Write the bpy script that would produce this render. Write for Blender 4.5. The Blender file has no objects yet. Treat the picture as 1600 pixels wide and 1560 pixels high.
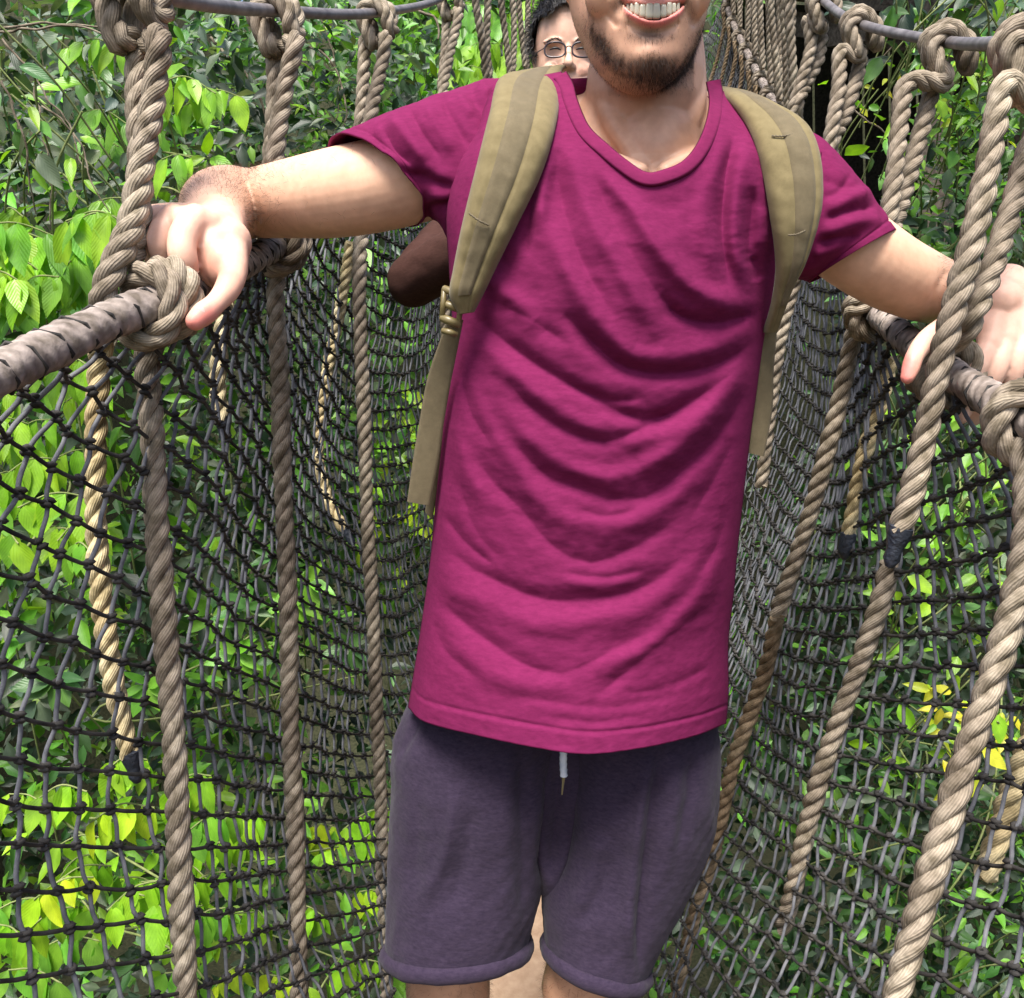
import bpy, math, random
import numpy as np
from mathutils import Vector, Matrix
random.seed(7); RNG = np.random.default_rng(7)
C = bpy.context.scene.collection
SC = bpy.context.scene
# ------------------------------------------------------------------ camera
F = 1400.0                      # focal length measured on the 1600x1560 photograph
PITCH = math.radians(10); CP, SP = math.cos(PITCH), math.sin(PITCH); CZ = 1.25
cam = bpy.data.cameras.new('camera'); camo = bpy.data.objects.new('camera', cam); C.objects.link(camo)
cam.sensor_width = 36; cam.lens = F/1600*36; cam.clip_start = .02; cam.clip_end = 500
camo.location = (0, 0, CZ); camo.rotation_euler = (math.pi/2-PITCH, 0, 0); SC.camera = camo
# ------------------------------------------------------------------ light
w = bpy.data.worlds.new('World'); SC.world = w; w.use_nodes = True
nt = w.node_tree; nt.nodes.clear()
sky = nt.nodes.new('ShaderNodeTexSky'); sky.sky_type = 'NISHITA'; sky.sun_disc = False
SUN_EL, SUN_AZ = math.radians(64), math.radians(195)     # azimuth measured from +Y, clockwise: behind the camera, a little left
sky.sun_elevation = SUN_EL; sky.sun_rotation = SUN_AZ; sky.air_density = 1.0; sky.dust_density = 4.0; sky.ozone_density = 1.0
bg = nt.nodes.new('ShaderNodeBackground'); bg.inputs[1].default_value = .11
wo = nt.nodes.new('ShaderNodeOutputWorld'); nt.links.new(sky.outputs[0], bg.inputs[0]); nt.links.new(bg.outputs[0], wo.inputs[0])
sl = bpy.data.lights.new('sun', 'SUN'); sl.energy = 3.2; sl.angle = math.radians(22); sl.color = (1, .97, .92)
so = bpy.data.objects.new('sun', sl); C.objects.link(so)
sd = Vector((math.sin(SUN_AZ)*math.cos(SUN_EL), math.cos(SUN_AZ)*math.cos(SUN_EL), math.sin(SUN_EL)))
so.rotation_euler = sd.to_track_quat('Z', 'Y').to_euler(); so.location = sd*20
SC.view_settings.view_transform = 'Standard'; SC.view_settings.look = 'None'
SC.view_settings.exposure = 1.4; SC.view_settings.gamma = 1; SC.view_settings.use_curve_mapping = False
SC.cycles.max_bounces = 6; SC.cycles.transparent_max_bounces = 8
# ------------------------------------------------------------------ geometry helpers
def D(u, v, d):                 # point at depth d (metres along the lens axis)
    t = -(v-780)/F; s = (u-800)/F
    return np.array([s*d, d*(CP+t*SP), CZ+d*(-SP+t*CP)])
def Wy(u, v, Y):                # point in the vertical plane y = Y
    t = -(v-780)/F
    return D(u, v, Y/(CP+t*SP))
def WyA(u, v, Y):
    u = np.asarray(u, float); v = np.asarray(v, float); Y = np.asarray(Y, float)
    t = -(v-780)/F; d = Y/(CP+t*SP)
    return np.stack([(u-800)/F*d, Y+0*u, CZ+d*(-SP+t*CP)], -1)
def px(P):
    P = np.asarray(P, float); x, y, z = P[..., 0], P[..., 1], P[..., 2]-CZ
    d = y*CP-z*SP; up = y*SP+z*CP
    return 800+F*x/d, 780-F*up/d, d
def setp(o, label=None, cat=None, group=None, kind=None):
    if label: o['label'] = label
    if cat: o['category'] = cat
    if group: o['group'] = group
    if kind: o['kind'] = kind
    return o
def empty(name, loc, label, cat, group=None):
    o = bpy.data.objects.new(name, None); C.objects.link(o); o.location = Vector([float(c) for c in loc]); o.empty_display_size = .05
    return setp(o, label, cat, group)
def attach(o, parent):
    if parent is not None:
        o.parent = parent; M = Matrix.Identity(4); p = parent
        loc = Vector((0, 0, 0))
        while p is not None:
            if p.type == 'EMPTY': loc += p.location
            p = p.parent
        o.matrix_parent_inverse = Matrix.Translation(-loc) if parent.type == 'EMPTY' else Matrix.Identity(4)
class MB:
    def __init__(s): s.v = []; s.f = []; s.n = 0; s.uv = []; s.col = []
    def add(s, v, f, uv=None, col=None):
        v = np.asarray(v, float).reshape(-1, 3); s.v.append(v)
        f = np.asarray(f, int)
        s.f.append(f+s.n); s.n += len(v)
        s.uv.append(np.zeros((len(v), 2)) if uv is None else np.asarray(uv, float).reshape(-1, 2))
        c = np.ones((len(v), 4)); 
        if col is not None: c[:, :3] = col
        s.col.append(c); return s
    def build(s, name, m, parent=None, smooth=True):
        me = bpy.data.meshes.new(name)
        V = np.concatenate(s.v); UV = np.concatenate(s.uv); CC = np.concatenate(s.col)
        sizes = np.concatenate([np.full(len(f), f.shape[1]) for f in s.f if len(f)])
        loops = np.concatenate([f.ravel() for f in s.f if len(f)])
        me.vertices.add(len(V)); me.vertices.foreach_set('co', V.ravel())
        me.loops.add(len(loops)); me.loops.foreach_set('vertex_index', loops.astype(np.int32))
        me.polygons.add(len(sizes)); st = np.concatenate([[0], np.cumsum(sizes)[:-1]])
        me.polygons.foreach_set('loop_start', st.astype(np.int32)); me.polygons.foreach_set('loop_total', sizes.astype(np.int32))
        me.polygons.foreach_set('use_smooth', np.full(len(sizes), smooth))
        me.update(calc_edges=True)
        uvl = me.uv_layers.new(name='UVMap'); uvl.data.foreach_set('uv', UV[loops].astype(np.float32).ravel())
        ca = me.color_attributes.new('tint', 'FLOAT_COLOR', 'POINT'); ca.data.foreach_set('color', CC.astype(np.float32).ravel())
        me.materials.append(m)
        o = bpy.data.objects.new(name, me); C.objects.link(o); attach(o, parent)
        return o
def grid_faces(n, m, closed=False):     # n rows, m columns
    i = np.arange(n-1)[:, None]; j = np.arange(m if closed else m-1)[None, :]; j2 = (j+1) % m
    return np.stack([i*m+j, i*m+j2, (i+1)*m+j2, (i+1)*m+j], -1).reshape(-1, 4)
def spline(P, step=None, n=None):       # Catmull-Rom through P, resampled evenly
    P = np.asarray(P, float)
    if len(P) == 2: Q = P[0]+(P[1]-P[0])*np.linspace(0, 1, 40)[:, None]
    else:
        E = np.vstack([2*P[0]-P[1], P, 2*P[-1]-P[-2]]); out = []
        for i in range(1, len(E)-2):
            t = np.linspace(0, 1, 24, endpoint=False)[:, None]; a, b, c, d = E[i-1], E[i], E[i+1], E[i+2]
            out.append(.5*(2*b+(c-a)*t+(2*a-5*b+4*c-d)*t*t+(3*b-a-3*c+d)*t**3))
        out.append(E[-2:-1]); Q = np.vstack(out)
    L = np.concatenate([[0], np.cumsum(np.linalg.norm(np.diff(Q, axis=0), axis=1))])
    if n is None: n = max(2, int(L[-1]/step)+1)
    t = np.linspace(0, L[-1], n)
    return np.stack([np.interp(t, L, Q[:, k]) for k in range(Q.shape[1])], -1)
def frames(P):
    T = np.gradient(P, axis=0); T /= np.linalg.norm(T, axis=1)[:, None]+1e-12
    N = np.zeros_like(T); n = np.cross(T[0], [0.13, .9, .2]); n /= np.linalg.norm(n); N[0] = n
    for i in range(1, len(T)):
        n = n-T[i]*np.dot(n, T[i]); n /= np.linalg.norm(n)+1e-12; N[i] = n
    return T, N, np.cross(T, N)
def tube(mb, P, r, k=6, cap=True, uvs=1.0, col=None, fr=None):
    P = np.asarray(P, float); T, N, B = fr if fr is not None else frames(P)
    r = np.broadcast_to(np.asarray(r, float), (len(P),))
    a = np.linspace(0, 2*np.pi, k, endpoint=False)
    V = P[:, None]+r[:, None, None]*(np.cos(a)[None, :, None]*N[:, None]+np.sin(a)[None, :, None]*B[:, None])
    L = np.concatenate([[0], np.cumsum(np.linalg.norm(np.diff(P, axis=0), axis=1))])
    uv = np.stack(np.broadcast_arrays((L*uvs)[:, None], np.abs(a/np.pi-1)[None, :]), -1)
    mb.add(V, grid_faces(len(P), k, True), uv, col)
    if cap:
        for e, s in ((0, 1), (len(P)-1, -1)):
            b = mb.n-len(P)*k if e == 0 else mb.n-k
            base = V[e]; c = P[e]-s*T[e]*r[e]*.5
            mb.add(np.vstack([base, c]), np.array([[j, (j+1) % k, k][::-s] for j in range(k)]), None, col)
def rope_strands(path, R, pitch, sides=8, seg=13, phase=0.):
    P = spline(path, step=pitch/seg); n_ = len(P); l_ = np.arange(n_)*pitch/seg
    P = P+np.stack([np.sin(l_*17+phase*3), np.sin(l_*13+phase*5), 0*l_], -1)*R*.07; T, N, B = frames(P)
    L = np.arange(len(P))*np.linalg.norm(P[1]-P[0]); out = []
    w = 1+.045*np.sin(L*21+phase*7)+.02*np.sin(L*83+phase)
    for k in range(3):
        # right-hand lay
        a = phase+2*np.pi*k/3+2*np.pi*L/pitch+.35*np.sin(L*9+phase*2)+.15*np.sin(L*29+k*phase)
        S = P+(.50*R*w)[:, None]*(np.cos(a)[:, None]*N+np.sin(a)[:, None]*B)
        mb = MB(); tube(mb, S, .53*R*w*(1+.015*np.sin(L*57+k)), sides, True, 1.0); out.append((mb, S))
    return out
def add_rope(parent, path, R, m, pitch=None, sides=8, seg=13, phase=None, fuzz=0):
    pitch = pitch or R*5.4; phase = random.random()*6 if phase is None else phase
    for mb, S in rope_strands(path, R, pitch, sides, seg, phase):
        if fuzz:
            n = int(fuzz*len(S)); idx = RNG.integers(0, len(S), n); dv = RNG.normal(size=(n, 3)); dv /= np.linalg.norm(dv, axis=1)[:, None]
            A = S[idx]+dv*R*.5; e = RNG.normal(size=(n, 3))*.5+dv; e /= np.linalg.norm(e, axis=1)[:, None]
            ln = RNG.uniform(.0015, .005, n)[:, None]; s = np.cross(e, RNG.normal(size=(n, 3))); s /= np.linalg.norm(s, axis=1)[:, None]
            V = np.stack([A-s*.00018, A+s*.00018, A+e*ln], 1).reshape(-1, 3)
            mb.add(V, np.arange(3*n).reshape(-1, 3))
        mb.build('strand', m, parent)
# ------------------------------------------------------------------ materials
def mat(name, base, rough=.7, spec=.3, **kw):
    m = bpy.data.materials.new(name); m.use_nodes = True; n = m.node_tree; b = n.nodes['Principled BSDF']
    b.inputs['Base Color'].default_value = (*base, 1); b.inputs['Roughness'].default_value = rough
    b.inputs['Specular IOR Level'].default_value = spec
    return m, n, b
def N_(n, t, **kw):
    x = n.nodes.new(t)
    for k, v in kw.items():
        if k in x.inputs: x.inputs[k].default_value = v
        else: setattr(x, k, v)
    return x
def ramp(n, fac, stops):
    r = n.nodes.new('ShaderNodeValToRGB'); e = r.color_ramp.elements
    while len(e) < len(stops): e.new(.5)
    for i, (p, c) in enumerate(stops): e[i].position = p; e[i].color = (*c, 1) if len(c) == 3 else c
    n.links.new(fac, r.inputs[0]); return r.outputs[0]
def mixc(n, fac, a, b, mode='MIX'):
    x = n.nodes.new('ShaderNodeMix'); x.data_type = 'RGBA'; x.blend_type = mode
    for s, val in ((0, fac), (6, a), (7, b)):
        if isinstance(val, (int, float)): x.inputs[s].default_value = val
        elif isinstance(val, tuple): x.inputs[s].default_value = (*val, 1)
        else: n.links.new(val, x.inputs[s])
    return x.outputs[2]
def bump(n, b, h, strength, dist, prev=None):
    x = n.nodes.new('ShaderNodeBump'); x.inputs['Strength'].default_value = strength; x.inputs['Distance'].default_value = dist
    n.links.new(h, x.inputs['Height'])
    if prev is not None: n.links.new(prev, x.inputs['Normal'])
    n.links.new(x.outputs[0], b.inputs['Normal']); return x.outputs[0]
def noise(n, scale, detail=4, co=None, rough=.5):
    x = N_(n, 'ShaderNodeTexNoise'); x.inputs['Scale'].default_value = scale; x.inputs['Detail'].default_value = detail; x.inputs['Roughness'].default_value = rough
    if co is None: g = N_(n, 'ShaderNodeNewGeometry'); co = g.outputs['Position']
    n.links.new(co, x.inputs['Vector']); return x.outputs['Fac']
def rope_mat(name, c1, c2, c3, yarn=9.):
    m, n, b = mat(name, c1, .85, .15)
    big = noise(n, 9, 3); fine = noise(n, 260, 4)
    col = ramp(n, big, [(.32, c1), (.5, c2), (.68, c3)])
    dirt = ramp(n, noise(n, 60, 5), [(.35, (.45, .43, .38)), (.62, (1.05, 1.03, 1))]); col = mixc(n, 1., col, dirt, 'MULTIPLY')
    uv = N_(n, 'ShaderNodeUVMap'); sx = N_(n, 'ShaderNodeSeparateXYZ'); n.links.new(uv.outputs[0], sx.inputs[0])
    a = N_(n, 'ShaderNodeMath', operation='MULTIPLY'); n.links.new(sx.outputs[1], a.inputs[0]); a.inputs[1].default_value = yarn*2*math.pi/2
    c = N_(n, 'ShaderNodeMath', operation='MULTIPLY_ADD'); n.links.new(sx.outputs[0], c.inputs[0]); c.inputs[1].default_value = 420.; n.links.new(a.outputs[0], c.inputs[2])
    s = N_(n, 'ShaderNodeMath', operation='SINE'); n.links.new(c.outputs[0], s.inputs[0])
    nn = N_(n, 'ShaderNodeMath', operation='MULTIPLY_ADD'); n.links.new(fine, nn.inputs[0]); nn.inputs[1].default_value = 2.2; n.links.new(s.outputs[0], nn.inputs[2])
    mr = N_(n, 'ShaderNodeMapRange'); n.links.new(nn.outputs[0], mr.inputs[0]); mr.inputs[1].default_value = -.6; mr.inputs[2].default_value = 2.; mr.inputs[3].default_value = .78; mr.inputs[4].default_value = 1.12
    mm = N_(n, 'ShaderNodeVectorMath', operation='SCALE'); n.links.new(col, mm.inputs[0]); n.links.new(mr.outputs[0], mm.inputs['Scale'])
    n.links.new(mm.outputs[0], b.inputs['Base Color'])
    bump(n, b, nn.outputs[0], .45, .0007); return m
M_ROPE = rope_mat('weathered_rope', (.19, .155, .12), (.28, .235, .185), (.37, .32, .25), 15.)
M_ROPEB = rope_mat('brown_rope', (.17, .12, .075), (.25, .18, .115), (.31, .24, .16), 15.)
M_ROPEC = rope_mat('cream_rope', (.40, .31, .17), (.52, .43, .25), (.6, .52, .34), 15.)
M_HAND = rope_mat('handline_rope', (.17, .14, .125), (.27, .23, .21), (.36, .31, .28), 5.)
def cord_mat(name, a, b2):
    m, n, b = mat(name, a, .85, .15); n.links.new(ramp(n, noise(n, 45, 4), [(.35, a), (.65, b2)]), b.inputs['Base Color'])
    bump(n, b, noise(n, 700, 2), .4, .0006); return m
M_CORDG = cord_mat('grey_net_cord', (.068, .070, .080), (.155, .155, .165))
M_CORDK = cord_mat('black_net_cord', (.018, .017, .017), (.06, .055, .05))
M_TAPE, n, b = mat('black_tape', (.02, .024, .034), .5, .4); bump(n, b, noise(n, 160, 3), .9, .003)
def steel():
    m, n, b = mat('steel_cable', (.07, .065, .07), .5, .5)
    n.links.new(ramp(n, noise(n, 40, 5), [(.35, (.075, .065, .065)), (.7, (.16, .145, .145))]), b.inputs['Base Color'])
    bump(n, b, noise(n, 300, 3), .25, .0006); return m
M_STEEL = steel()
def leafmat(name):
    m, n, b = mat(name, (.08, .2, .02), .42, .45)
    at = N_(n, 'ShaderNodeAttribute', attribute_name='tint'); oi = N_(n, 'ShaderNodeObjectInfo')
    base = mixc(n, 1., at.outputs['Color'], oi.outputs['Color'], 'MULTIPLY')
    pn = ramp(n, noise(n, 30, 4), [(.3, (.62, .66, .6)), (.7, (1.2, 1.15, 1.1))]); base = mixc(n, 1., base, pn, 'MULTIPLY')
    # veins from the leaf's own UV
    uv = N_(n, 'ShaderNodeUVMap'); sx = N_(n, 'ShaderNodeSeparateXYZ'); n.links.new(uv.outputs[0], sx.inputs[0])
    ab = N_(n, 'ShaderNodeMath', operation='ABSOLUTE'); n.links.new(sx.outputs[0], ab.inputs[0])
    q = N_(n, 'ShaderNodeMath', operation='MULTIPLY_ADD'); n.links.new(ab.outputs[0], q.inputs[0]); q.inputs[1].default_value = -.55; n.links.new(sx.outputs[1], q.inputs[2])
    q2 = N_(n, 'ShaderNodeMath', operation='MULTIPLY'); n.links.new(q.outputs[0], q2.inputs[0]); q2.inputs[1].default_value = 50.
    s = N_(n, 'ShaderNodeMath', operation='SINE'); n.links.new(q2.outputs[0], s.inputs[0])
    mid = N_(n, 'ShaderNodeMapRange'); n.links.new(ab.outputs[0], mid.inputs[0]); mid.inputs[1].default_value = 0.; mid.inputs[2].default_value = .09; mid.inputs[3].default_value = 1.; mid.inputs[4].default_value = 0.
    v1 = N_(n, 'ShaderNodeMapRange'); n.links.new(s.outputs[0], v1.inputs[0]); v1.inputs[1].default_value = .8; v1.inputs[2].default_value = 1.
    mx = N_(n, 'ShaderNodeMath', operation='MAXIMUM'); n.links.new(mid.outputs[0], mx.inputs[0]); n.links.new(v1.outputs[0], mx.inputs[1])
    sc = N_(n, 'ShaderNodeMath', operation='MULTIPLY'); n.links.new(mx.outputs[0], sc.inputs[0]); sc.inputs[1].default_value = .18
    lighter = mixc(n, 1., base, (1.7, 1.5, 1.6), 'MULTIPLY'); base = mixc(n, sc.outputs[0], base, lighter)
    n.links.new(base, b.inputs['Base Color']); bump(n, b, s.outputs[0], .16, .0010)
    tr = N_(n, 'ShaderNodeBsdfTranslucent'); tc = mixc(n, 1., base, (1.5, 1.7, .6), 'MULTIPLY'); n.links.new(tc, tr.inputs[0])
    ms = N_(n, 'ShaderNodeMixShader'); ms.inputs[0].default_value = .3
    n.links.new(b.outputs[0], ms.inputs[1]); n.links.new(tr.outputs[0], ms.inputs[2]); n.links.new(ms.outputs[0], n.nodes['Material Output'].inputs[0])
    return m
M_LEAF = leafmat('leaf')
def twigmat(name, a, c):
    m, n, b = mat(name, a, .9, .1); n.links.new(ramp(n, noise(n, 50, 5), [(.3, a), (.7, c)]), b.inputs['Base Color']); bump(n, b, noise(n, 200, 4), .5, .002); return m
M_TWIG = twigmat('twig', (.06, .045, .03), (.24, .2, .15)); M_GTWIG = twigmat('green_twig', (.10, .14, .04), (.22, .24, .1))
M_SOIL = twigmat('soil', (.012, .016, .008), (.05, .05, .028)); M_WOOD = twigmat('old_wood', (.05, .04, .032), (.15, .125, .10))
M_WOODD = twigmat('dark_wood', (.010, .008, .007), (.035, .028, .022)); M_PLANK = twigmat('plank', (.42, .27, .17), (.56, .39, .26))
def skinmat(name):
    m, n, b = mat(name, (.5, .3, .2), .48, .35)
    at = N_(n, 'ShaderNodeAttribute', attribute_name='tint')
    mot = ramp(n, noise(n, 70, 5), [(.3, (.9, .86, .85)), (.7, (1.06, 1.05, 1.05))]); c = mixc(n, 1., at.outputs['Color'], mot, 'MULTIPLY')
    n.links.new(c, b.inputs['Base Color']); b.inputs['Subsurface Weight'].default_value = .12; b.inputs['Subsurface Radius'].default_value = (.012, .005, .003); b.inputs['Subsurface Scale'].default_value = 1.
    h = bump(n, b, noise(n, 500, 4), .12, .0008); return m
M_SKIN = skinmat('skin')
def cloth(name, a, c, weave=1500, bs=.25, rough=.92, sheen=.0, stretch=(1, 1, 3), heather=90):
    m, n, b = mat(name, a, rough, .1)
    g = N_(n, 'ShaderNodeNewGeometry'); mp = N_(n, 'ShaderNodeMapping'); n.links.new(g.outputs['Position'], mp.inputs[0]); mp.inputs['Scale'].default_value = stretch
    n.links.new(ramp(n, noise(n, heather, 6, mp.outputs[0], .7), [(.3, a), (.7, c)]), b.inputs['Base Color'])
    b.inputs['Sheen Weight'].default_value = sheen; b.inputs['Sheen Roughness'].default_value = .5
    h1 = bump(n, b, noise(n, 22, 3, mp.outputs[0], .5), .10, .004)
    bump(n, b, noise(n, weave, 2, mp.outputs[0]), bs, .0006, h1); return m
M_SHIRT = cloth('maroon_jersey', (.112, .0085, .046), (.155, .0130, .064)); M_SHIRT2 = cloth('maroon_rib', (.115, .0095, .047), (.150, .0130, .060))
M_SHORTS = cloth('purple_grey_fleece', (.020, .014, .028), (.040, .028, .050), 900, .4, .95, .05, (1, 1, 2.5), 130)
M_KHAKI = cloth('khaki_nylon', (.132, .104, .050), (.178, .142, .070), 1300, .3, .75, .1, (1, 1, 1)); M_WEB = cloth('olive_webbing', (.100, .080, .046), (.138, .110, .064), 2200, .6, .7, .1, (1, 1, 1))
M_THREAD, _, _ = mat('thread', (.10, .08, .05), .8); M_CORDW = cord_mat('drawstring_blue', (.25, .3, .4), (.6, .62, .68)); M_PLAST, _, _ = mat('khaki_plastic', (.13, .10, .04), .4, .5)
M_TOOTH, _, tb = mat('tooth', (.36, .315, .24), .25, .5); tb.inputs['Subsurface Weight'].default_value = .1
M_NAIL, _, _ = mat('nail', (.62, .34, .30), .25, .5); M_MOUTH, _, _ = mat('mouth_dark', (.10, .02, .02), .5); M_HAIR, _, _ = mat('black_hair', (.012, .010, .010), .45, .4); M_BHAIR, _, _ = mat('brown_hair', (.06, .035, .022), .5, .3)
M_BEARD, _, _ = mat('beard_hair', (.035, .02, .014), .6, .25); M_FRAME, _, _ = mat('spectacle_frame', (.03, .02, .025), .3, .5); M_SHADEC = cloth('shade_brown_cloth', (.035, .015, .012), (.06, .028, .022))  # brown of the cloth holds the rear arm's shade; the trousers share it
M_WHITE, _, _ = mat('eye_white', (.7, .68, .65), .3); M_SHOE = cloth('grey_canvas', (.25, .25, .25), (.35, .35, .34))
M_GLASS, _, gb = mat('lens_glass', (1, 1, 1), .02); gb.inputs['Transmission Weight'].default_value = 1.; gb.inputs['IOR'].default_value = 1.05
# ------------------------------------------------------------------ bridge curves
HL = spline([D(*p) for p in [(-1500, 1400, .32), (-420, 800, .5), (-200, 668, .6), (0, 582, .72), (160, 505, .84), (268, 464, .93), (345, 428, 1.04), (425, 388, 1.28), (560, 300, 1.75), (690, 215, 2.45), (775, 158, 3.3), (832, 112, 4.5), (862, 52, 5.5), (885, -30, 6.8), (900, -80, 8)]], step=.02)
HR = spline([D(*p) for p in [(3200, 1700, .34), (2080, 950, .55), (1800, 770, .7), (1600, 655, .88), (1480, 580, 1.05), (1390, 508, 1.24), (1330, 440, 1.55), (1290, 370, 1.95), (1252, 280, 2.6), (1215, 175, 3.5), (1172, 92, 4.6), (1143, 30, 5.6), (1120, -40, 6.8), (1110, -80, 8)]], step=.02)
CL = spline([D(*p) for p in [(-300, -200, .6), (60, -60, .85), (280, 0, 1.02), (430, 17, 1.36), (590, 20, 1.75), (700, -8, 2.5), (775, -70, 3.4), (830, -150, 4.5), (880, -260, 6), (900, -330, 8)]], step=.02)
CR = spline([D(*p) for p in [(2050, 0, .6), (1760, 50, .8), (1600, 66, .98), (1480, 66, 1.38), (1345, 38, 1.72), (1285, 0, 2.0), (1235, -55, 2.7), (1200, -130, 3.6), (1160, -220, 4.8), (1130, -310, 6), (1110, -400, 8)]], step=.02)
def at_y(K, Y): return np.array([np.interp(Y, K[:, 1], K[:, 0]), Y, np.interp(Y, K[:, 1], K[:, 2])])
DECK = np.array([(-1, .02, .05), (.5, .03, .0), (1, .03, 0), (1.6, .06, .03), (2.15, .14, .2), (3, .31, .68), (4, .48, 1.2), (5, .64, 1.65), (6.5, .82, 2.5), (8.5, .95, 3.6)])
def deck(Y): return np.interp(Y, DECK[:, 0], DECK[:, 1]), np.interp(Y, DECK[:, 0], DECK[:, 2])
# ------------------------------------------------------------------ terrain
def terrain():
    xs = np.concatenate([-np.geomspace(60, 3, 25), np.linspace(-2.8, 2.8, 29), np.geomspace(3, 60, 25)]); ys = np.concatenate([-np.geomspace(50, 2.2, 16), np.linspace(-2, 14, 65), np.geomspace(14.6, 120, 22)])
    X, Y = np.meshgrid(xs, ys)
    nz = .35*np.sin(X*1.7+Y*.9)+.25*np.sin(X*.7-Y*2.1+1)+.15*np.sin(X*4.1+Y*3.3)
    lf = np.clip((-X-2.9+.35*nz)/1.3, 0, 1); rf = np.clip((X-2.7+.35*nz-.12*np.maximum(0, 6-Y)*0)/1.3, 0, 1); bk = np.clip((Y-8.5)/3., 0, 1)
    s = lambda t: t*t*(3-2*t)
    Z = -3.2+nz*.4+np.maximum(s(lf)*6.2, s(rf)*6.0)*s(np.clip((Y+1.5)/2., 0, 1))+s(bk)*8.5*(1-.3*np.maximum(s(lf), s(rf)))
    Z = np.minimum(Z, 5.5+nz)
    mb = MB().add(np.stack([X, Y, Z], -1), grid_faces(len(ys), len(xs)))
    setp(mb.build('ground', M_SOIL), 'dark forest floor and steep gully banks around the rope bridge', None, None, 'structure')
terrain()
# ------------------------------------------------------------------ hand lines and cables
def handline(K, label, sgn):
    i0 = 0; P = K[::1]; root = empty('hand_line', P[0], label, 'rope', 'thick hand lines of the bridge')
    L = np.arange(len(P))*np.linalg.norm(P[1]-P[0])
    P2 = spline(P[::3], step=.0042); P2 = P2[P2[:, 1] < 6.9]; L2 = np.arange(len(P2))*.0042
    T, N, B = frames(P2); k = 16; a = np.linspace(0, 2*np.pi, k, endpoint=False)
    r = 0.0168*(1+.11*np.abs(np.sin(np.pi*L2[:, None]/.0150+sgn*a[None]*.5*2))**.6+.035*np.sin(L2[:, None]*47+a[None]*2)+.03*np.sin(L2[:, None]*130+3*a[None]))
    V = P2[:, None]+r[..., None]*(np.cos(a)[None, :, None]*N[:, None]+np.sin(a)[None, :, None]*B[:, None])
    uv = np.stack(np.broadcast_arrays(L2[:, None]*1., np.abs(a/np.pi-1)[None]), -1)
    MB().add(V, grid_faces(len(P2), k, True), uv).build('core_rope', M_HAND, root)
    mb = MB(); pit = .036; Ls = np.arange(0, L2[-1]-.05, .006)
    ang = 2*np.pi*Ls/pit+.5*np.sin(Ls*9); Pi = np.stack([np.interp(Ls, L2, P2[:, c]) for c in range(3)], -1)
    Ni = np.stack([np.interp(Ls, L2, N[:, c]) for c in range(3)], -1); Bi = np.stack([np.interp(Ls, L2, B[:, c]) for c in range(3)], -1)
    Q = Pi+.0192*(np.cos(ang)[:, None]*Ni+np.sin(ang)[:, None]*Bi)
    tube(mb, Q, .0017, 5); mb.build('lashing_cord', M_CORDK, root)
    return root
handline(HL, 'thick lashed grey hand rope along the left side of the bridge', 1)
handline(HR, 'thick lashed grey hand rope along the right side of the bridge', -1)
for K, lb in ((CL, 'dark steel cable running above the left hand rope'), (CR, 'dark steel cable running above the right hand rope')):
    mb = MB(); P = K[::2]; tube(mb, P, .0088, 12); o = mb.build('steel_cable', M_STEEL); setp(o, lb, 'cable', 'overhead steel cables')
# ------------------------------------------------------------------ ropes
def near_idx(K, p): return int(np.argmin(np.linalg.norm(K-np.asarray(p), axis=1)))
def tangent(K, i): t = K[min(i+2, len(K)-1)]-K[max(i-2, 0)]; return t/np.linalg.norm(t)
def lark(c, t, rho, Dm, flip=1):      # legs hang from a lark's head on the cable; t: along the cable, towards image right
    up = np.array([0, 0, 1.]); f = np.cross(up, t); f /= np.linalg.norm(f)
    if f[1] > 0: f = -f                # f points to the viewer's side
    loc = [(a_, b_*.82, c_) for a_, b_, c_ in [(-.62, -3.0, -.1), (-.60, -1.6, -.6), (-.56, 0, -1.05), (-.52, 1.05, 0), (-.5, 0, 1.1), (-.45, -1.2, 1.25), (0, -2.0, 1.5), (.45, -1.2, 1.25), (.5, 0, 1.1), (.52, 1.05, 0), (.56, 0, -1.05), (.60, -1.6, -.6), (.62, -3.0, -.1)]]
    return [c+t*a*Dm*1.05+up*b*rho+f*e*rho for a, b, e in loc]
def hitch(c, t, R, r, turns, start, adv, sgn):
    up = np.array([0, 0, 1.]); s = np.cross(t, up); s /= np.linalg.norm(s)
    if s[0] < 0: s = -s                # s points to +x
    n = int(turns*6)+1; out = []
    for i in range(n):
        th = start+sgn*i*math.pi/3; out.append(c+(R+r)*(math.cos(th)*s+math.sin(th)*up)+t*adv*i/6)
    return out
HRAD = .019
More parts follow.
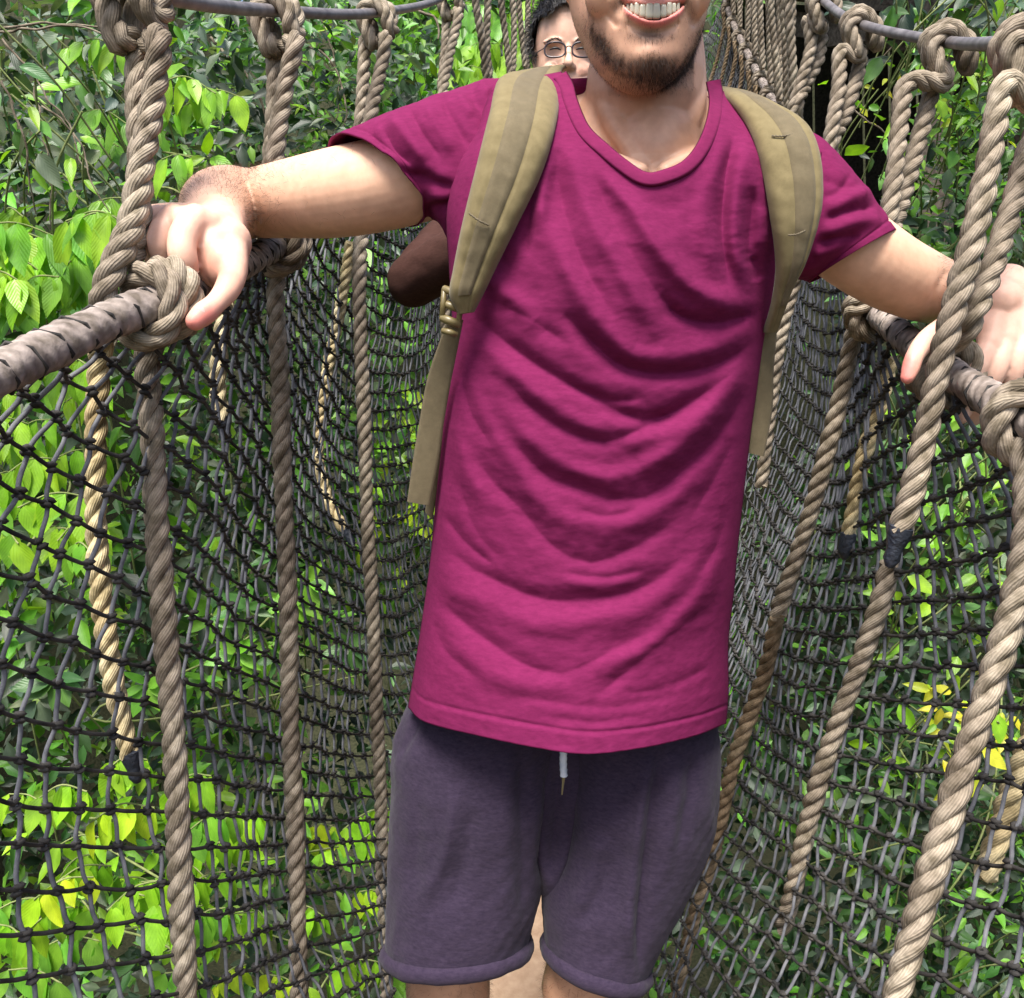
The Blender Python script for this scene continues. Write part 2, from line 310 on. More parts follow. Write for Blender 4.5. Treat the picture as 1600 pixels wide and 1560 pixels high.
def upright_left(uc, cabd, legA, legB, uh, lower, tail, r, label, tailm=None):
    c = CL[near_idx(CL, D(*uc))]; t = tangent(CL, near_idx(CL, c)); t = t if t[0] > 0 else -t
    hi = near_idx(HL, D(*uh)); h = HL[hi]; ht = tangent(HL, hi)
    L = lark(c, t, .0088+r, 2*r)
    # leg A comes down outside the hand line, is wound round it towards the far end, then drops inside
    w = hitch(h, ht, HRAD, r*.92, 2.34, math.pi, 2.0*r, 1)
    pathA = [D(*p) for p in lower][::-1]+w[::-1]+[D(*p) for p in legA][::-1]+L[::-1]+[D(*p) for p in legB]
    root = empty('suspension_rope', D(*lower[-1]), label, 'rope', 'suspension ropes on the left of the bridge')
    add_rope(root, pathA, r, M_ROPE, fuzz=1.2 if r > .0135 else .4)
    if tail:
        pt = [D(*p) for p in tail]
        if tail[-1][3:] == (): pass
        add_rope(root, pt, r*.9, tailm or M_ROPEC)
        mb = MB(); e = np.array(pt[-1]); d = np.array(pt[-1])-np.array(pt[-2]); d /= np.linalg.norm(d)
        tube(mb, spline([e-d*.005, e+d*.018, e+d*.034], n=6), np.array([r*.92, r*.9, r*.75, r*.6, r*.65, r*.3]), 9); mb.build('tape_wrap', M_TAPE, root)
    return root
upright_left((235, -2, .95), .95, [(248, 60, .93), (243, 130, .93), (222, 250, .92), (205, 350, .905), (178, 420, .89), (160, 470, .885)], [(215, 60, .97), (214, 150, .955), (217, 260, .945), (214, 360, .945), (200, 410, .93)], (222, 482, .89),
    [(232, 545, .965), (238, 700, .975), (252, 900, .98), (268, 1120, .99), (280, 1330, 1.0), (290, 1560, 1.01), (298, 1800, 1.02)],
    [(165, 470, .93), (158, 560, .99), (150, 700, 1.0), (150, 850, 1.01), (166, 990, 1.02), (186, 1100, 1.03), (205, 1180, 1.04)], .0137, 'nearest left suspension rope, passing the knot beside his hand')
upright_left((440, 16, 1.36), 1.36, [(462, 65, 1.33), (448, 130, 1.33), (432, 230, 1.32), (420, 330, 1.30), (413, 385, 1.26)], [(427, 70, 1.38), (430, 160, 1.36), (425, 260, 1.35), (418, 350, 1.32)], (428, 386, 1.28),
    [(432, 440, 1.31), (438, 620, 1.32), (448, 900, 1.33), (455, 1150, 1.35), (462, 1350, 1.37), (470, 1600, 1.4), (475, 1800, 1.42)],
    [(352, 470, 1.28), (345, 530, 1.29), (340, 600, 1.3), (348, 655, 1.31)], .0143, 'second left suspension rope, crossing behind his upper arm')
upright_left((582, 19, 1.74), 1.74, [(602, 60, 1.72), (595, 110, 1.72), (580, 180, 1.7), (572, 250, 1.69), (560, 320, 1.68)], [(571, 60, 1.76), (567, 140, 1.75), (563, 230, 1.74), (560, 300, 1.73)], (568, 296, 1.75),
    [(563, 380, 1.70), (565, 560, 1.70), (574, 800, 1.72), (586, 1050, 1.74), (594, 1250, 1.77), (602, 1500, 1.8), (608, 1700, 1.85)],
    [(548, 380, 1.8), (528, 500, 1.83), (505, 620, 1.84), (497, 710, 1.85), (512, 780, 1.85), (540, 830, 1.84)], .0138, 'third left suspension rope, above the raised maroon sleeve')
upright_left((712, -12, 2.5), 2.5, [(716, 20, 2.48), (708, 60, 2.47), (694, 130, 2.45), (690, 180, 2.43)], [(698, 20, 2.52), (697, 70, 2.5), (690, 140, 2.47)], (692, 213, 2.46),
    [(690, 290, 2.46), (694, 420, 2.47), (700, 700, 2.5), (705, 1000, 2.55)], None, .0145, 'fourth left suspension rope, just behind his shoulder')
# far pairs, both sides
def far_pair(Y, side, i):
    H, K = (HL, CL) if side < 0 else (HR, CR)
    h = at_y(H, Y); c = at_y(K, Y-.02); c[2] = max(c[2], h[2]+.42) if side < 0 else max(c[2], h[2]+.45)
    r = .0145; root = empty('suspension_rope', h, 'far suspension rope pair hanging over the %s hand rope' % ('left' if side < 0 else 'right'), 'rope', 'far suspension ropes on the %s of the bridge' % ('left' if side < 0 else 'right'))
    for k in (-1, 1):
        j = RNG.normal(size=3)*.012
        P = [c+np.array([k*.01, k*.03, .02]), c+np.array([k*.026, k*.055, -.06])+j*.3, (c+h)/2+np.array([k*.022, k*.045, .0])+j, h+np.array([k*.004, k*.018, .05])]
        if k > 0: P += hitch(h, tangent(H, near_idx(H, h)), HRAD, r, 1.4, math.pi/2, 2*r, 1)
        add_rope(root, P, r, M_ROPE, sides=6, seg=9)
    dx, dz = deck(Y); e = np.array([dx+side*.17, Y+.06, dz]); m2 = h*.45+e*.55+np.array([side*.11, .02, .02])
    add_rope(root, [h+np.array([-side*.03, 0, -.02]), h*.8+m2*.2+np.array([side*.0, 0, -.05]), m2, e], r*.85, M_ROPEB, sides=6, seg=9)
for i, Y in enumerate([3.35, 3.95, 4.5, 5.05, 5.6, 6.1]): far_pair(Y, -1, i)
for i, Y in enumerate([2.95, 3.3, 3.65, 4.0, 4.35, 4.7, 5.1, 5.5, 5.9, 6.3]): far_pair(Y, 1, i)
# right uprights
def upright_right(uc, legA, legB, uh, r, label, m=None, wrap=True, tape=False, fz=.8):
    c = CR[near_idx(CR, D(*uc))]; t = tangent(CR, near_idx(CR, c)); t = t if t[0] > 0 else -t
    L = lark(c, t, .0088+r, 2*r); root = empty('suspension_rope', D(*legA[-1]), label, 'rope', 'suspension ropes on the right of the bridge')
    P = [D(*p) for p in legA][::-1]+L+[D(*p) for p in legB]
    if wrap:
        hi = near_idx(HR, D(*uh)); P += hitch(HR[hi], tangent(HR, hi), HRAD, r, 1.9, math.pi/2+.4, 2.1*r, 1)
    add_rope(root, P, r, m or M_ROPE, fuzz=fz)
    if tape:
        e = P[0]; d = P[0]-P[1]; d /= np.linalg.norm(d); mb = MB(); tube(mb, spline([e-d*.006, e+d*.02, e+d*.04], n=6), np.array([r*1.0, r*.98, r*.8, r*.62, r*.7, r*.35]), 9); mb.build('tape_wrap', M_TAPE, root)
    return root
upright_right((1612, 66, .97), [(1572, 130, .95), (1550, 230, .94), (1522, 360, .94), (1498, 450, .94), (1478, 530, .945), (1462, 600, .95), (1447, 680, .96), (1425, 770, .97), (1406, 832, .98)],
    [(1630, 170, 1.0), (1600, 260, .99), (1572, 350, .98), (1540, 440, .97), (1512, 510, .97)], (1478, 570, 1.02), .0136, 'nearest right suspension rope, in front of his hand, end taped black', tape=True, fz=1.2)
upright_right((1480, 66, 1.38), [(1418, 130, 1.37), (1404, 200, 1.36), (1396, 280, 1.35), (1388, 345, 1.35), (1370, 430, 1.36), (1335, 520, 1.38), (1308, 640, 1.41), (1270, 790, 1.45), (1222, 935, 1.5), (1215, 960, 1.51)],
    [(1462, 120, 1.40), (1447, 180, 1.40), (1424, 260, 1.39), (1402, 330, 1.38)], (1375, 490, 1.3), .0145, 'right suspension rope meeting the short sleeve of the bearded man')
upright_right((1345, 38, 1.72), [(1313, 80, 1.72), (1310, 140, 1.71), (1300, 200, 1.7), (1290, 280, 1.72), (1262, 370, 1.78), (1242, 440, 1.82), (1218, 540, 1.86), (1203, 640, 1.9), (1190, 760, 1.95)],
    [(1346, 80, 1.75), (1337, 130, 1.74), (1318, 190, 1.73), (1300, 230, 1.72)], (1300, 390, 1.8), .0143, 'right suspension rope passing behind the khaki strap', )
upright_right((1283, 0, 2.0), [(1262, 30, 2.02), (1268, 70, 2.02), (1255, 120, 2.02), (1238, 175, 2.03), (1225, 260, 2.1)], [(1285, 40, 2.05), (1280, 90, 2.04), (1262, 130, 2.04), (1245, 180, 2.05)], (1260, 300, 2.4), .0143, 'right suspension rope rising behind the right shoulder strap')
def side_rope(pts, r, m, label, tape=False, group='lower side ropes lacing the right net', fz=.5):
    P = [D(*p) for p in pts]; root = empty('side_rope', P[-1], label, 'rope', group); add_rope(root, P, r, m, fuzz=fz)
    if tape:
        for e, d in ((P[-1], P[-1]-P[-2]),):
            d = d/np.linalg.norm(d); mb = MB(); tube(mb, spline([e-d*.006, e+d*.02, e+d*.035], n=6), np.array([r, r*1.06, r, r, r*.9, r*.4]), 10); mb.build('tape_wrap', M_TAPE, root)
hi = near_idx(HR, D(1650, 690, .85)); w0 = hitch(HR[hi], tangent(HR, hi), HRAD, .015, 1.5, math.pi*1.5, .03, 1)
r0 = side_rope([(1596, 690, .87), (1608, 780, .86), (1600, 880, .86), (1566, 1010, .86), (1520, 1150, .865), (1478, 1290, .87), (1432, 1440, .875), (1395, 1570, .88), (1350, 1760, .89)], .0140, M_ROPE, 'thick pale side rope slanting down at the right frame edge', fz=1.)
root = empty('rope_hitch', HR[hi], 'rope hitch wound round the right hand rope at the frame edge', 'knot'); add_rope(root, w0, .0145, M_ROPE, fuzz=.8)
side_rope([(1392, 880, 1.22), (1372, 950, 1.23), (1330, 1070, 1.26), (1292, 1185, 1.29), (1262, 1290, 1.32), (1237, 1395, 1.36), (1222, 1450, 1.4)], .0143, M_ROPE, 'side rope below the black taped rope end')
side_rope([(1214, 965, 1.54), (1198, 1035, 1.58), (1176, 1105, 1.62), (1150, 1180, 1.64), (1128, 1270, 1.67), (1104, 1370, 1.7), (1080, 1450, 1.73), (1052, 1570, 1.78)], .0142, M_ROPEB, 'brown side rope beside the right leg of the shorts')
side_rope([(1392, 560, 1.36), (1372, 640, 1.37), (1345, 730, 1.38), (1325, 840, 1.4)], .0125, M_ROPEC, 'cream rope tail behind the right net under the hand rope', True, 'rope tails behind the right net')
side_rope([(1625, 1110, 1.05), (1600, 1190, 1.06), (1575, 1260, 1.07), (1552, 1330, 1.08), (1538, 1372, 1.08)], .0145, M_ROPEC, 'cream rope tail behind the right net at the frame edge', False, 'rope tails behind the right net')
# ------------------------------------------------------------------ nets
fY = np.array([(-.5, 1.1), (.3, .32), (.7, 0), (1.0, -.18), (1.65, -.56), (2.0, -.70), (2.4, -.72), (3, -.5), (4, .08), (5, .62), (7, 1.75)])
def fL(Y): return np.interp(Y, fY[:, 0], fY[:, 1])
fyr = np.array([(-.5, .9), (.3, .28), (.7, 0), (1.0, -.13), (1.5, -.30), (2.0, -.36), (2.4, -.30), (3, -.02), (4, .5), (5, 1.0), (7, 2.1)])
def fR(Y): return np.interp(Y, fyr[:, 0], fyr[:, 1])
def smoothf(f):
    g = np.linspace(-.5, 7, 400); v = f(g); k = np.hanning(31); k /= k.sum(); vs = np.convolve(np.pad(v, 15, 'edge'), k, 'valid'); return lambda Y: np.interp(Y, g, vs)
fL, fR = smoothf(fL), smoothf(fR)
def net_x(Y, z, side):
    K = HL if side < 0 else HR
    zt = np.interp(Y, K[:, 1], K[:, 2]); xt = np.interp(Y, K[:, 1], K[:, 0]); dx = np.interp(Y, DECK[:, 0], DECK[:, 1]); dz = np.interp(Y, DECK[:, 0], DECK[:, 2])-.03
    q = np.clip((zt-z)/(zt-dz), 0, 1.1); xb = dx+side*.17
    if side < 0: k = q**3*.9+q*.02; x = xt+(xb-xt)*k-.045*np.minimum(1, q*12)
    else: k = q**1.9; x = xt+(xb-xt)*k+.035*np.minimum(1, q*12)*(1-q)
    x = x+side*(.018*np.sin(Y*5+z*4)+.01*np.sin(z*13-Y*3))
    return x
def build_net(side):
    K = HL if side < 0 else HR; f = fL if side < 0 else fR
    root = empty('safety_net', (side*.4, 1, 0), 'knotted grey and black rope net hung on the %s of the bridge' % ('left' if side < 0 else 'right'), 'net', 'side nets of the bridge')
    sp = .044; rows = np.arange(-1.2, 4.2, sp); cols = np.arange(.35, 7.2, .037); r0 = .0023
    def surf(Y, z): return np.stack([net_x(Y, z, side), Y, z], -1)
    def colY(a, z, zt): k = .22+.75*np.exp(-np.maximum(0, a-.75)/.35); k = np.where(a < .75, .97, k); u = zt-z; return a-k*.42*(1-np.exp(-u/.42))-.10*u*np.exp(-np.maximum(0, a-.8)/1.2)
    KN = {}; extra = MB(); nparts = 0
    for ci, a in enumerate(cols):
        zt = np.interp(a, K[:, 1], K[:, 2])-.012; dz = deck(a)[1]-.03
        # intersections with the rows: z = c + f(Y(z))
        zz = np.linspace(zt, dz, 400); YY = colY(a, zz, zt); cval = zz-f(YY)
        pts = []; ids = []
        for ri, c in enumerate(rows):
            s = np.where((cval[:-1]-c)*(cval[1:]-c) <= 0)[0]
            if len(s): i = s[0]; tt = (c-cval[i])/(cval[i+1]-cval[i]+1e-9); z = zz[i]+(zz[i+1]-zz[i])*tt; pts.append((YY[i]+(YY[i+1]-YY[i])*tt, z)); ids.append(ri)
        if len(pts) < 2: continue
        o = np.argsort([-p[1] for p in pts]); pts = np.array(pts)[o]; ids = np.array(ids)[o]
        pts += RNG.normal(size=pts.shape)*.0018
        jx = RNG.normal(size=len(pts))*.003
        P = surf(pts[:, 0], pts[:, 1]); P[:, 0] += jx
        for q, ri in enumerate(ids): KN[(ri, ci)] = P[q]
        top = surf(np.array([a]), np.array([zt]))[0]; top[0] = np.interp(a, K[:, 1], K[:, 0])+side*.004
        # slack pieces between knots: slightly S-shaped
        n = 6 if a < 2.2 else 3; seg = []
        Q = np.vstack([top, P])
        for q in range(len(Q)-1):
            t = np.linspace(0, 1, n, endpoint=False)[:, None]; A, B = Q[q], Q[q+1]
            bow = RNG.normal(size=3)*.0018*np.array([1, 1, .2])
            seg.append(A+(B-A)*t+np.sin(np.pi*t)*bow+np.sin(2*np.pi*t)*np.array([0, .0018, 0]))
        seg.append(Q[-1:]); S = np.vstack(seg)
        mb = MB(); tube(mb, S, r0*(1.05 if a < 2.2 else 1.1), 6 if a < 2.2 else 4)
        mb.build('upright_cord', M_CORDG, root)
    for ri in range(len(rows)):
        js = sorted(j for (i, j) in KN if i == ri)
        runs = []; cur = []
        for j in js:
            if cur and j-cur[-1] > 2: runs.append(cur); cur = []
            cur.append(j)
        if cur: runs.append(cur)
        mb = MB(); any_ = False
        for run in runs:
            if len(run) < 3: continue
            P = np.array([KN[(ri, j)] for j in run]); 
            a0 = cols[run[0]]
            S = []
            for q in range(len(P)-1):
                n = 3 if P[q][1] < 2.2 else 1; t = np.linspace(0, 1, n, endpoint=False)[:, None]; bow = np.array([-side*.001, 0, -.002])
                S.append(P[q]+(P[q+1]-P[q])*t+np.sin(np.pi*t)*bow)
            S.append(P[-1:]); mb = MB(); tube(mb, np.vstack(S), r0*1.0, 5); mb.build('cross_cord', M_CORDK, root)
    # knots: small lumpy double rings
    kb = MB(); k6 = np.linspace(0, 2*np.pi, 7)[:-1]
    ico = np.array([(x, y, z) for x in (-1, 0, 1) for y in (-1, 0, 1) for z in (-1, 0, 1) if abs(x)+abs(y)+abs(z) == 1], float)
    of = np.array([[0, 1, 2]])
    pts = np.array(list(KN.values()))
    # low poly ring pairs
    m, k = 7, 4
    for P in pts:
        near = P[1] < 2.3
        if near:
            ax = RNG.normal(size=3)*.25+np.array([0, .2, 1]); ax /= np.linalg.norm(ax); e1 = np.cross(ax, [0, 1, .3]); e1 /= np.linalg.norm(e1); e2 = np.cross(ax, e1)
            for hh in (-.0028, .0028):
                th = np.linspace(0, 2*np.pi, m, endpoint=False); c = P+ax*hh+RNG.normal(size=3)*.0008
                ctr = c+.0036*(np.cos(th)[:, None]*e1+np.sin(th)[:, None]*e2); rad = (np.cos(th)[:, None]*e1+np.sin(th)[:, None]*e2)
                ph = np.linspace(0, 2*np.pi, k, endpoint=False)
                V = ctr[:, None]+.0028*(np.cos(ph)[None, :, None]*rad[:, None]+np.sin(ph)[None, :, None]*ax[None, None])
                i, j = np.meshgrid(np.arange(m), np.arange(k), indexing='ij'); i2 = (i+1) % m; j2 = (j+1) % k
                kb.add(V, np.stack([i*k+j, i2*k+j, i2*k+j2, i*k+j2], -1).reshape(-1, 4))
        else:
            V = P+ico*np.array([.0062, .0062, .0062])*RNG.uniform(.8, 1.15, 3)
            # octahedron faces
            idx = {tuple(v): q for q, v in enumerate(ico.astype(int).tolist())} if False else {tuple(int(c) for c in v): q for q, v in enumerate(ico)}
            fcs = [[idx[(sx, 0, 0)], idx[(0, sy, 0)], idx[(0, 0, sz)]] for sx in (-1, 1) for sy in (-1, 1) for sz in (-1, 1)]
            kb.add(V, fcs)
    o = kb.build('knots', M_CORDK, root); o['kind'] = 'stuff'
    return root
build_net(-1); build_net(1)
# ------------------------------------------------------------------ deck
root = empty('bridge_deck', (.03, 1, 0), 'narrow pale timber walkway boards under the man on the rope bridge', 'walkway')
Y = -1.
while Y < 7.5:
    Y2 = Y+1.45; ys = np.linspace(Y, Y2, 8); x, z = deck(ys); w = .14; th = .03
    V = np.stack([np.stack([x+sx*w, ys, z+sz], -1) for sx, sz in ((-1, 0), (1, 0), (1, -th), (-1, -th))], 1)
    mb = MB(); mb.add(V, grid_faces(8, 4, True)); mb.add(V[0], [[3, 2, 1, 0]]); mb.add(V[-1], [[0, 1, 2, 3]]); mb.build('plank', M_PLANK, root, False); Y = Y2+.012
# ------------------------------------------------------------------ people: shape helpers
def ell(mb, c, r, rot=None, n=20):
    th = np.linspace(0, np.pi, n); ph = np.linspace(0, 2*np.pi, n*2, endpoint=False)
    V = np.stack([np.sin(th)[:, None]*np.cos(ph)[None], np.sin(th)[:, None]*np.sin(ph)[None], np.broadcast_to(np.cos(th)[:, None], (n, 2*n))], -1)*np.asarray(r)
    if rot is not None: V = V@np.array(rot.to_matrix()).T
    f = grid_faces(n, 2*n, True)[:, ::-1]; mb.add(V+np.asarray(c), f)
def limb(mb, pts, k=20, up=None):        # closed tapering capsule chain; pts rows: x y z r
    P = np.asarray(pts, float); Q = spline(P, step=max(.002, P[:, 3].min()*.35)); 
    C3, r = Q[:, :3], Q[:, 3]
    T = (C3[1]-C3[0]); T /= np.linalg.norm(T); T2 = C3[-1]-C3[-2]; T2 /= np.linalg.norm(T2)
    a = np.linspace(1, .1, 6)*np.pi/2
    h = np.array([C3[0]-T*r[0]*math.sin(x) for x in a]); hr = r[0]*np.cos(a); t = np.array([C3[-1]+T2*r[-1]*math.sin(x) for x in a[::-1]]); tr = r[-1]*np.cos(a[::-1])
    tube(mb, np.vstack([h, C3, t]), np.maximum(np.concatenate([hr, r, tr]), 1e-4), k, False)
def Dl(u, v, d, r): return [*D(u, v, d), r]
def remesh(mb, voxel, smooth=4, name='tmp'):
    me_o = mb.build(name, M_SKIN); md = me_o.modifiers.new('r', 'REMESH'); md.mode = 'VOXEL'; md.voxel_size = voxel
    if smooth: s = me_o.modifiers.new('s', 'SMOOTH'); s.factor = .5; s.iterations = smooth
    dg = bpy.context.evaluated_depsgraph_get(); ev = me_o.evaluated_get(dg); m = ev.to_mesh()
    V = np.zeros(len(m.vertices)*3); m.vertices.foreach_get('co', V); V = V.reshape(-1, 3)
    nq = len(m.polygons); tot = np.zeros(nq, int); m.polygons.foreach_get('loop_total', tot); L = np.zeros(len(m.loops), int); m.loops.foreach_get('vertex_index', L)
    Nn = np.zeros(len(m.vertices)*3); m.vertices.foreach_get('normal', Nn); Nn = Nn.reshape(-1, 3)
    st = np.concatenate([[0], np.cumsum(tot)[:-1]]); q = st[tot == 4]; F4 = L[q[:, None]+np.arange(4)]; t3 = st[tot == 3]; F3 = L[t3[:, None]+np.arange(3)]
    ev.to_mesh_clear(); me = me_o.data; bpy.data.objects.remove(me_o); bpy.data.meshes.remove(me)
    return V, F4, F3, Nn
def polydist(u, v, poly):               # distance to a polyline and position 0..1 along it
    P = np.asarray(poly, float); best = np.full(u.shape, 1e9); tt = np.zeros(u.shape); L = np.concatenate([[0], np.cumsum(np.hypot(*np.diff(P, axis=0).T))])
    for i in range(len(P)-1):
        a, b = P[i], P[i+1]; d = b-a; q = np.clip(((u-a[0])*d[0]+(v-a[1])*d[1])/(d@d+1e-9), 0, 1); ds = np.hypot(u-a[0]-q*d[0], v-a[1]-q*d[1]); m = ds < best
        best = np.where(m, ds, best); tt = np.where(m, (L[i]+q*(L[i+1]-L[i]))/L[-1], tt)
    return best, tt
def folds(u, v, items):
    out = np.zeros(u.shape)
    for amp, wd, pts in items:
        P = spline(np.array(pts, float), n=14) if len(pts) > 2 else np.array(pts, float)
        d, t = polydist(u, v, P); taper = np.clip(np.minimum(t, 1-t)*5+.12, 0, 1)
        out += amp*taper*(np.exp(-(d/(1.2*wd))**2) if amp > 0 else .72*np.exp(-(d/(1.15*wd))**2)+.3*np.exp(-np.sqrt((d/wd)**2*4+.05)))
    return out
def smoothstep(a, b, x): t = np.clip((x-a)/(b-a), 0, 1); return t*t*(3-2*t)
def vnoise(P, s, seed=0):
    P = P*s; r = np.random.default_rng(seed); o = 0
    for k in range(5):
        d = r.normal(size=3); d *= (1+.6*k)/np.linalg.norm(d); o = o+np.sin(P@d*1.7+r.uniform(0, 6)+1.5*np.sin(P@np.roll(d, 1)))/(1+.35*k)
    return o/2.6
def hairs(mb, A, dirs, ln, wd):
    n = len(A); s = np.cross(dirs, RNG.normal(size=(n, 3))); s /= np.linalg.norm(s, axis=1)[:, None]+1e-9
    g = np.array([0, 0, -1.])
    m = A+dirs*ln[:, None]*.55; e = A+dirs*ln[:, None]+g*ln[:, None]*.25
    V = np.stack([A-s*wd, A+s*wd, m+s*wd*.7, m-s*wd*.7, e], 1).reshape(-1, 3); b = np.arange(n)[:, None]*5
    mb.add(V, b+np.array([0, 1, 2, 3])); mb.f.append((b+np.array([3, 2, 4]))+mb.n-len(V))
HEADL = np.array([(.134, .004, .075, .10), (.130, .028, .050, .130), (.118, .048, .025, .155), (.09, .066, .007, .178), (.05, .074, -.001, .188), (.02, .075, .001, .19), (0, .0745, .007, .19), (-.02, .073, .004, .185), (-.04, .069, .001, .172), (-.055, .065, -.001, .158), (-.068, .0600, -.002, .145), (-.085, .0530, .000, .128), (-.100, .0440, .001, .112), (-.111, .033, .004, .098), (-.119, .021, .014, .082), (-.1235, .004, .035, .05)])
def headshape(mb, E, s=1.0, jawd=0.0):
    e = lambda x, y, z: E+np.array([x, y, z])*s
    L = spline(HEADL, n=90); ph = np.linspace(0, 2*np.pi, 96, endpoint=False); sg = lambda x, p: np.sign(x)*np.abs(x)**p
    cy = (L[:, 2]+L[:, 3])/2; cy = L[:, 2]+(L[:, 3]-L[:, 2])*.52; fr_ = np.cos(ph) < 0
    X = L[:, 1][:, None]*np.sin(ph)[None]; Yy = np.where(fr_[None], cy[:, None]+(cy-L[:, 2])[:, None]*sg(np.cos(ph), .92)[None], cy[:, None]+(L[:, 3]-cy)[:, None]*np.cos(ph)[None]); Z = np.broadcast_to(L[:, 0][:, None], X.shape)
    V = np.stack([X, Yy, Z], -1); t = MB(); nl = len(L); F_ = grid_faces(nl, 96, True); mb.add(V*s+E, F_)
    mb.add(np.vstack([V[0], V[0].mean(0)])*s+E, [[j, 96, (j+1) % 96] for j in range(96)]); mb.add(np.vstack([V[-1], V[-1].mean(0)])*s+E, [[j, (j+1) % 96, 96] for j in range(96)])
    ell(mb, e(0, .022, -.100), np.array([.024, .023, .020])*s); ell(mb, e(0, .020, -.068), np.array([.034, .026, .020])*s)
    for k in (-1, 1):
        ell(mb, e(k*.036, .026, -.042), np.array([.026, .024, .024])*s); ell(mb, e(k*.030, .012, .020), np.array([.030, .014, .009])*s)
        ell(mb, e(k*.073, .098, .006), np.array([.008, .017, .029])*s); limb(mb, [[*e(k*.012, -.004, -.038), .0075*s], [*e(k*.005, -.008, -.038), .009*s]], 12)
    limb(mb, [[*e(0, .008, .012), .007*s], [*e(0, -.008, -.012), .009*s], [*e(0, -.018, -.034), .0115*s]], 14)
# ================================================================== the man in the maroon shirt
man = empty('person', (.02, 1.03, 0), 'bearded smiling man in a maroon t-shirt and purple shorts gripping both hand ropes', 'person')
sk = MB()
Mth = D(1019, 20, .882); E = Mth+np.array([0, .006, .0705]); hs = 1.04
headshape(sk, E, hs, .006)
limb(sk, [Dl(1015, -150, 1.03, .058), Dl(1013, -40, 1.03, .058), Dl(1012, 60, 1.035, .0605), Dl(1007, 135, 1.037, .068), Dl(1005, 215, 1.06, .066), Dl(1003, 300, 1.08, .07)], 32)
limb(sk, [Dl(1000, 180, 1.08, .05), Dl(900, 190, 1.09, .048), Dl(790, 215, 1.08, .05)]); limb(sk, [Dl(1010, 190, 1.08, .05), Dl(1120, 215, 1.10, .044), Dl(1220, 285, 1.10, .046)])
ell(sk, D(1000, 470, 1.10), (.150, .098, .27)); ell(sk, D(930, 900, 1.14), (.135, .085, .27)); ell(sk, D(875, 1110, 1.18), (.125, .06, .09))
ell(sk, D(930, 330, 1.06), (.085, .07, .07)); ell(sk, D(1085, 340, 1.06), (.085, .07, .07))
limb(sk, [Dl(950, 0, 1.07, .014), Dl(950, 160, 1.019, .016), Dl(985, 235, .996, .0135), Dl(1002, 266, .984, .010)], 12); limb(sk, [Dl(1075, 0, 1.07, .014), Dl(1082, 160, 1.022, .016), Dl(1052, 232, .998, .0135), Dl(1038, 266, .985, .010)], 12); ell(sk, D(1018, 250, 1.052), (.062, .080, .065)); ell(sk, D(1015, 330, 1.05), (.08, .085, .06))
limb(sk, [Dl(1000, 268, .972, .010), Dl(930, 240, .985, .010), Dl(850, 200, 1.02, .012)], 12); limb(sk, [Dl(1040, 268, .972, .010), Dl(1100, 240, .99, .010), Dl(1190, 220, 1.03, .012)], 12)
# right arm (picture left)
limb(sk, [Dl(770, 235, 1.08, .056), Dl(680, 265, 1.07, .055), Dl(600, 288, 1.07, .0535), Dl(520, 303, 1.09, .0520), Dl(450, 312, 1.14, .0475), Dl(400, 318, 1.20, .0450), Dl(378, 318, 1.22, .0440)], 32)
limb(sk, [Dl(392, 318, 1.215, .044), Dl(360, 320, 1.17, .0490), Dl(340, 326, 1.12, .0465), Dl(337, 340, 1.06, .0385), Dl(340, 356, 1.01, .031), Dl(340, 366, .985, .029)], 28)
# right hand: fist over the knot, seen from the thumb side
for q in range(4):                       # back of the hand as metacarpals fanning towards the far knuckles
    dd = .950+.022*q
    limb(sk, [Dl(350, 362-q*3, .985+.008*q, .023), Dl(318-q*15, 350-q*2.5, dd+.006, .0185), Dl(288-q*16, 345-q*1.5, dd, .0150)], 16)
limb(sk, [Dl(354, 378, .975, .027), Dl(325, 366, .965, .022)], 16); limb(sk, [Dl(352, 385, .985, .026), Dl(358, 420, .975, .0205)], 16)
ell(sk, D(325, 395, .990), (.027, .022, .030)); ell(sk, D(343, 425, .985), (.023, .020, .024)); ell(sk, D(305, 400, 1.0), (.026, .02, .022))
fing = [[(305, 343, .948, .0165), (288, 366, .932, .0155), (284, 390, .926, .0150), (288, 408, .928, .0145), (293, 420, .935, .012)],
        [(272, 341, .962, .0155), (254, 362, .950, .0142), (249, 384, .946, .0138), (252, 400, .950, .0125)],
        [(248, 340, .982, .0140), (230, 360, .975, .0128), (226, 382, .975, .0120), (236, 398, .98, .0105)],
        [(234, 342, 1.005, .0125), (214, 362, 1.000, .0112), (214, 384, 1.000, .010)]]
ell(sk, D(344, 392, .990), (.030, .030, .030)); ell(sk, D(322, 385, .975), (.026, .024, .026))
for f in fing: limb(sk, [Dl(*p) for p in f], 14)
limb(sk, [Dl(360, 392, .965, .0190), Dl(364, 425, .945, .0150), Dl(355, 452, .924, .0132), Dl(337, 474, .910, .0108), Dl(319, 490, .898, .0122), Dl(305, 502, .892, .0100)], 18); ell(sk, D(334, 400, .962), (.024, .022, .034)); ell(sk, D(350, 415, .955), (.020, .02, .026))
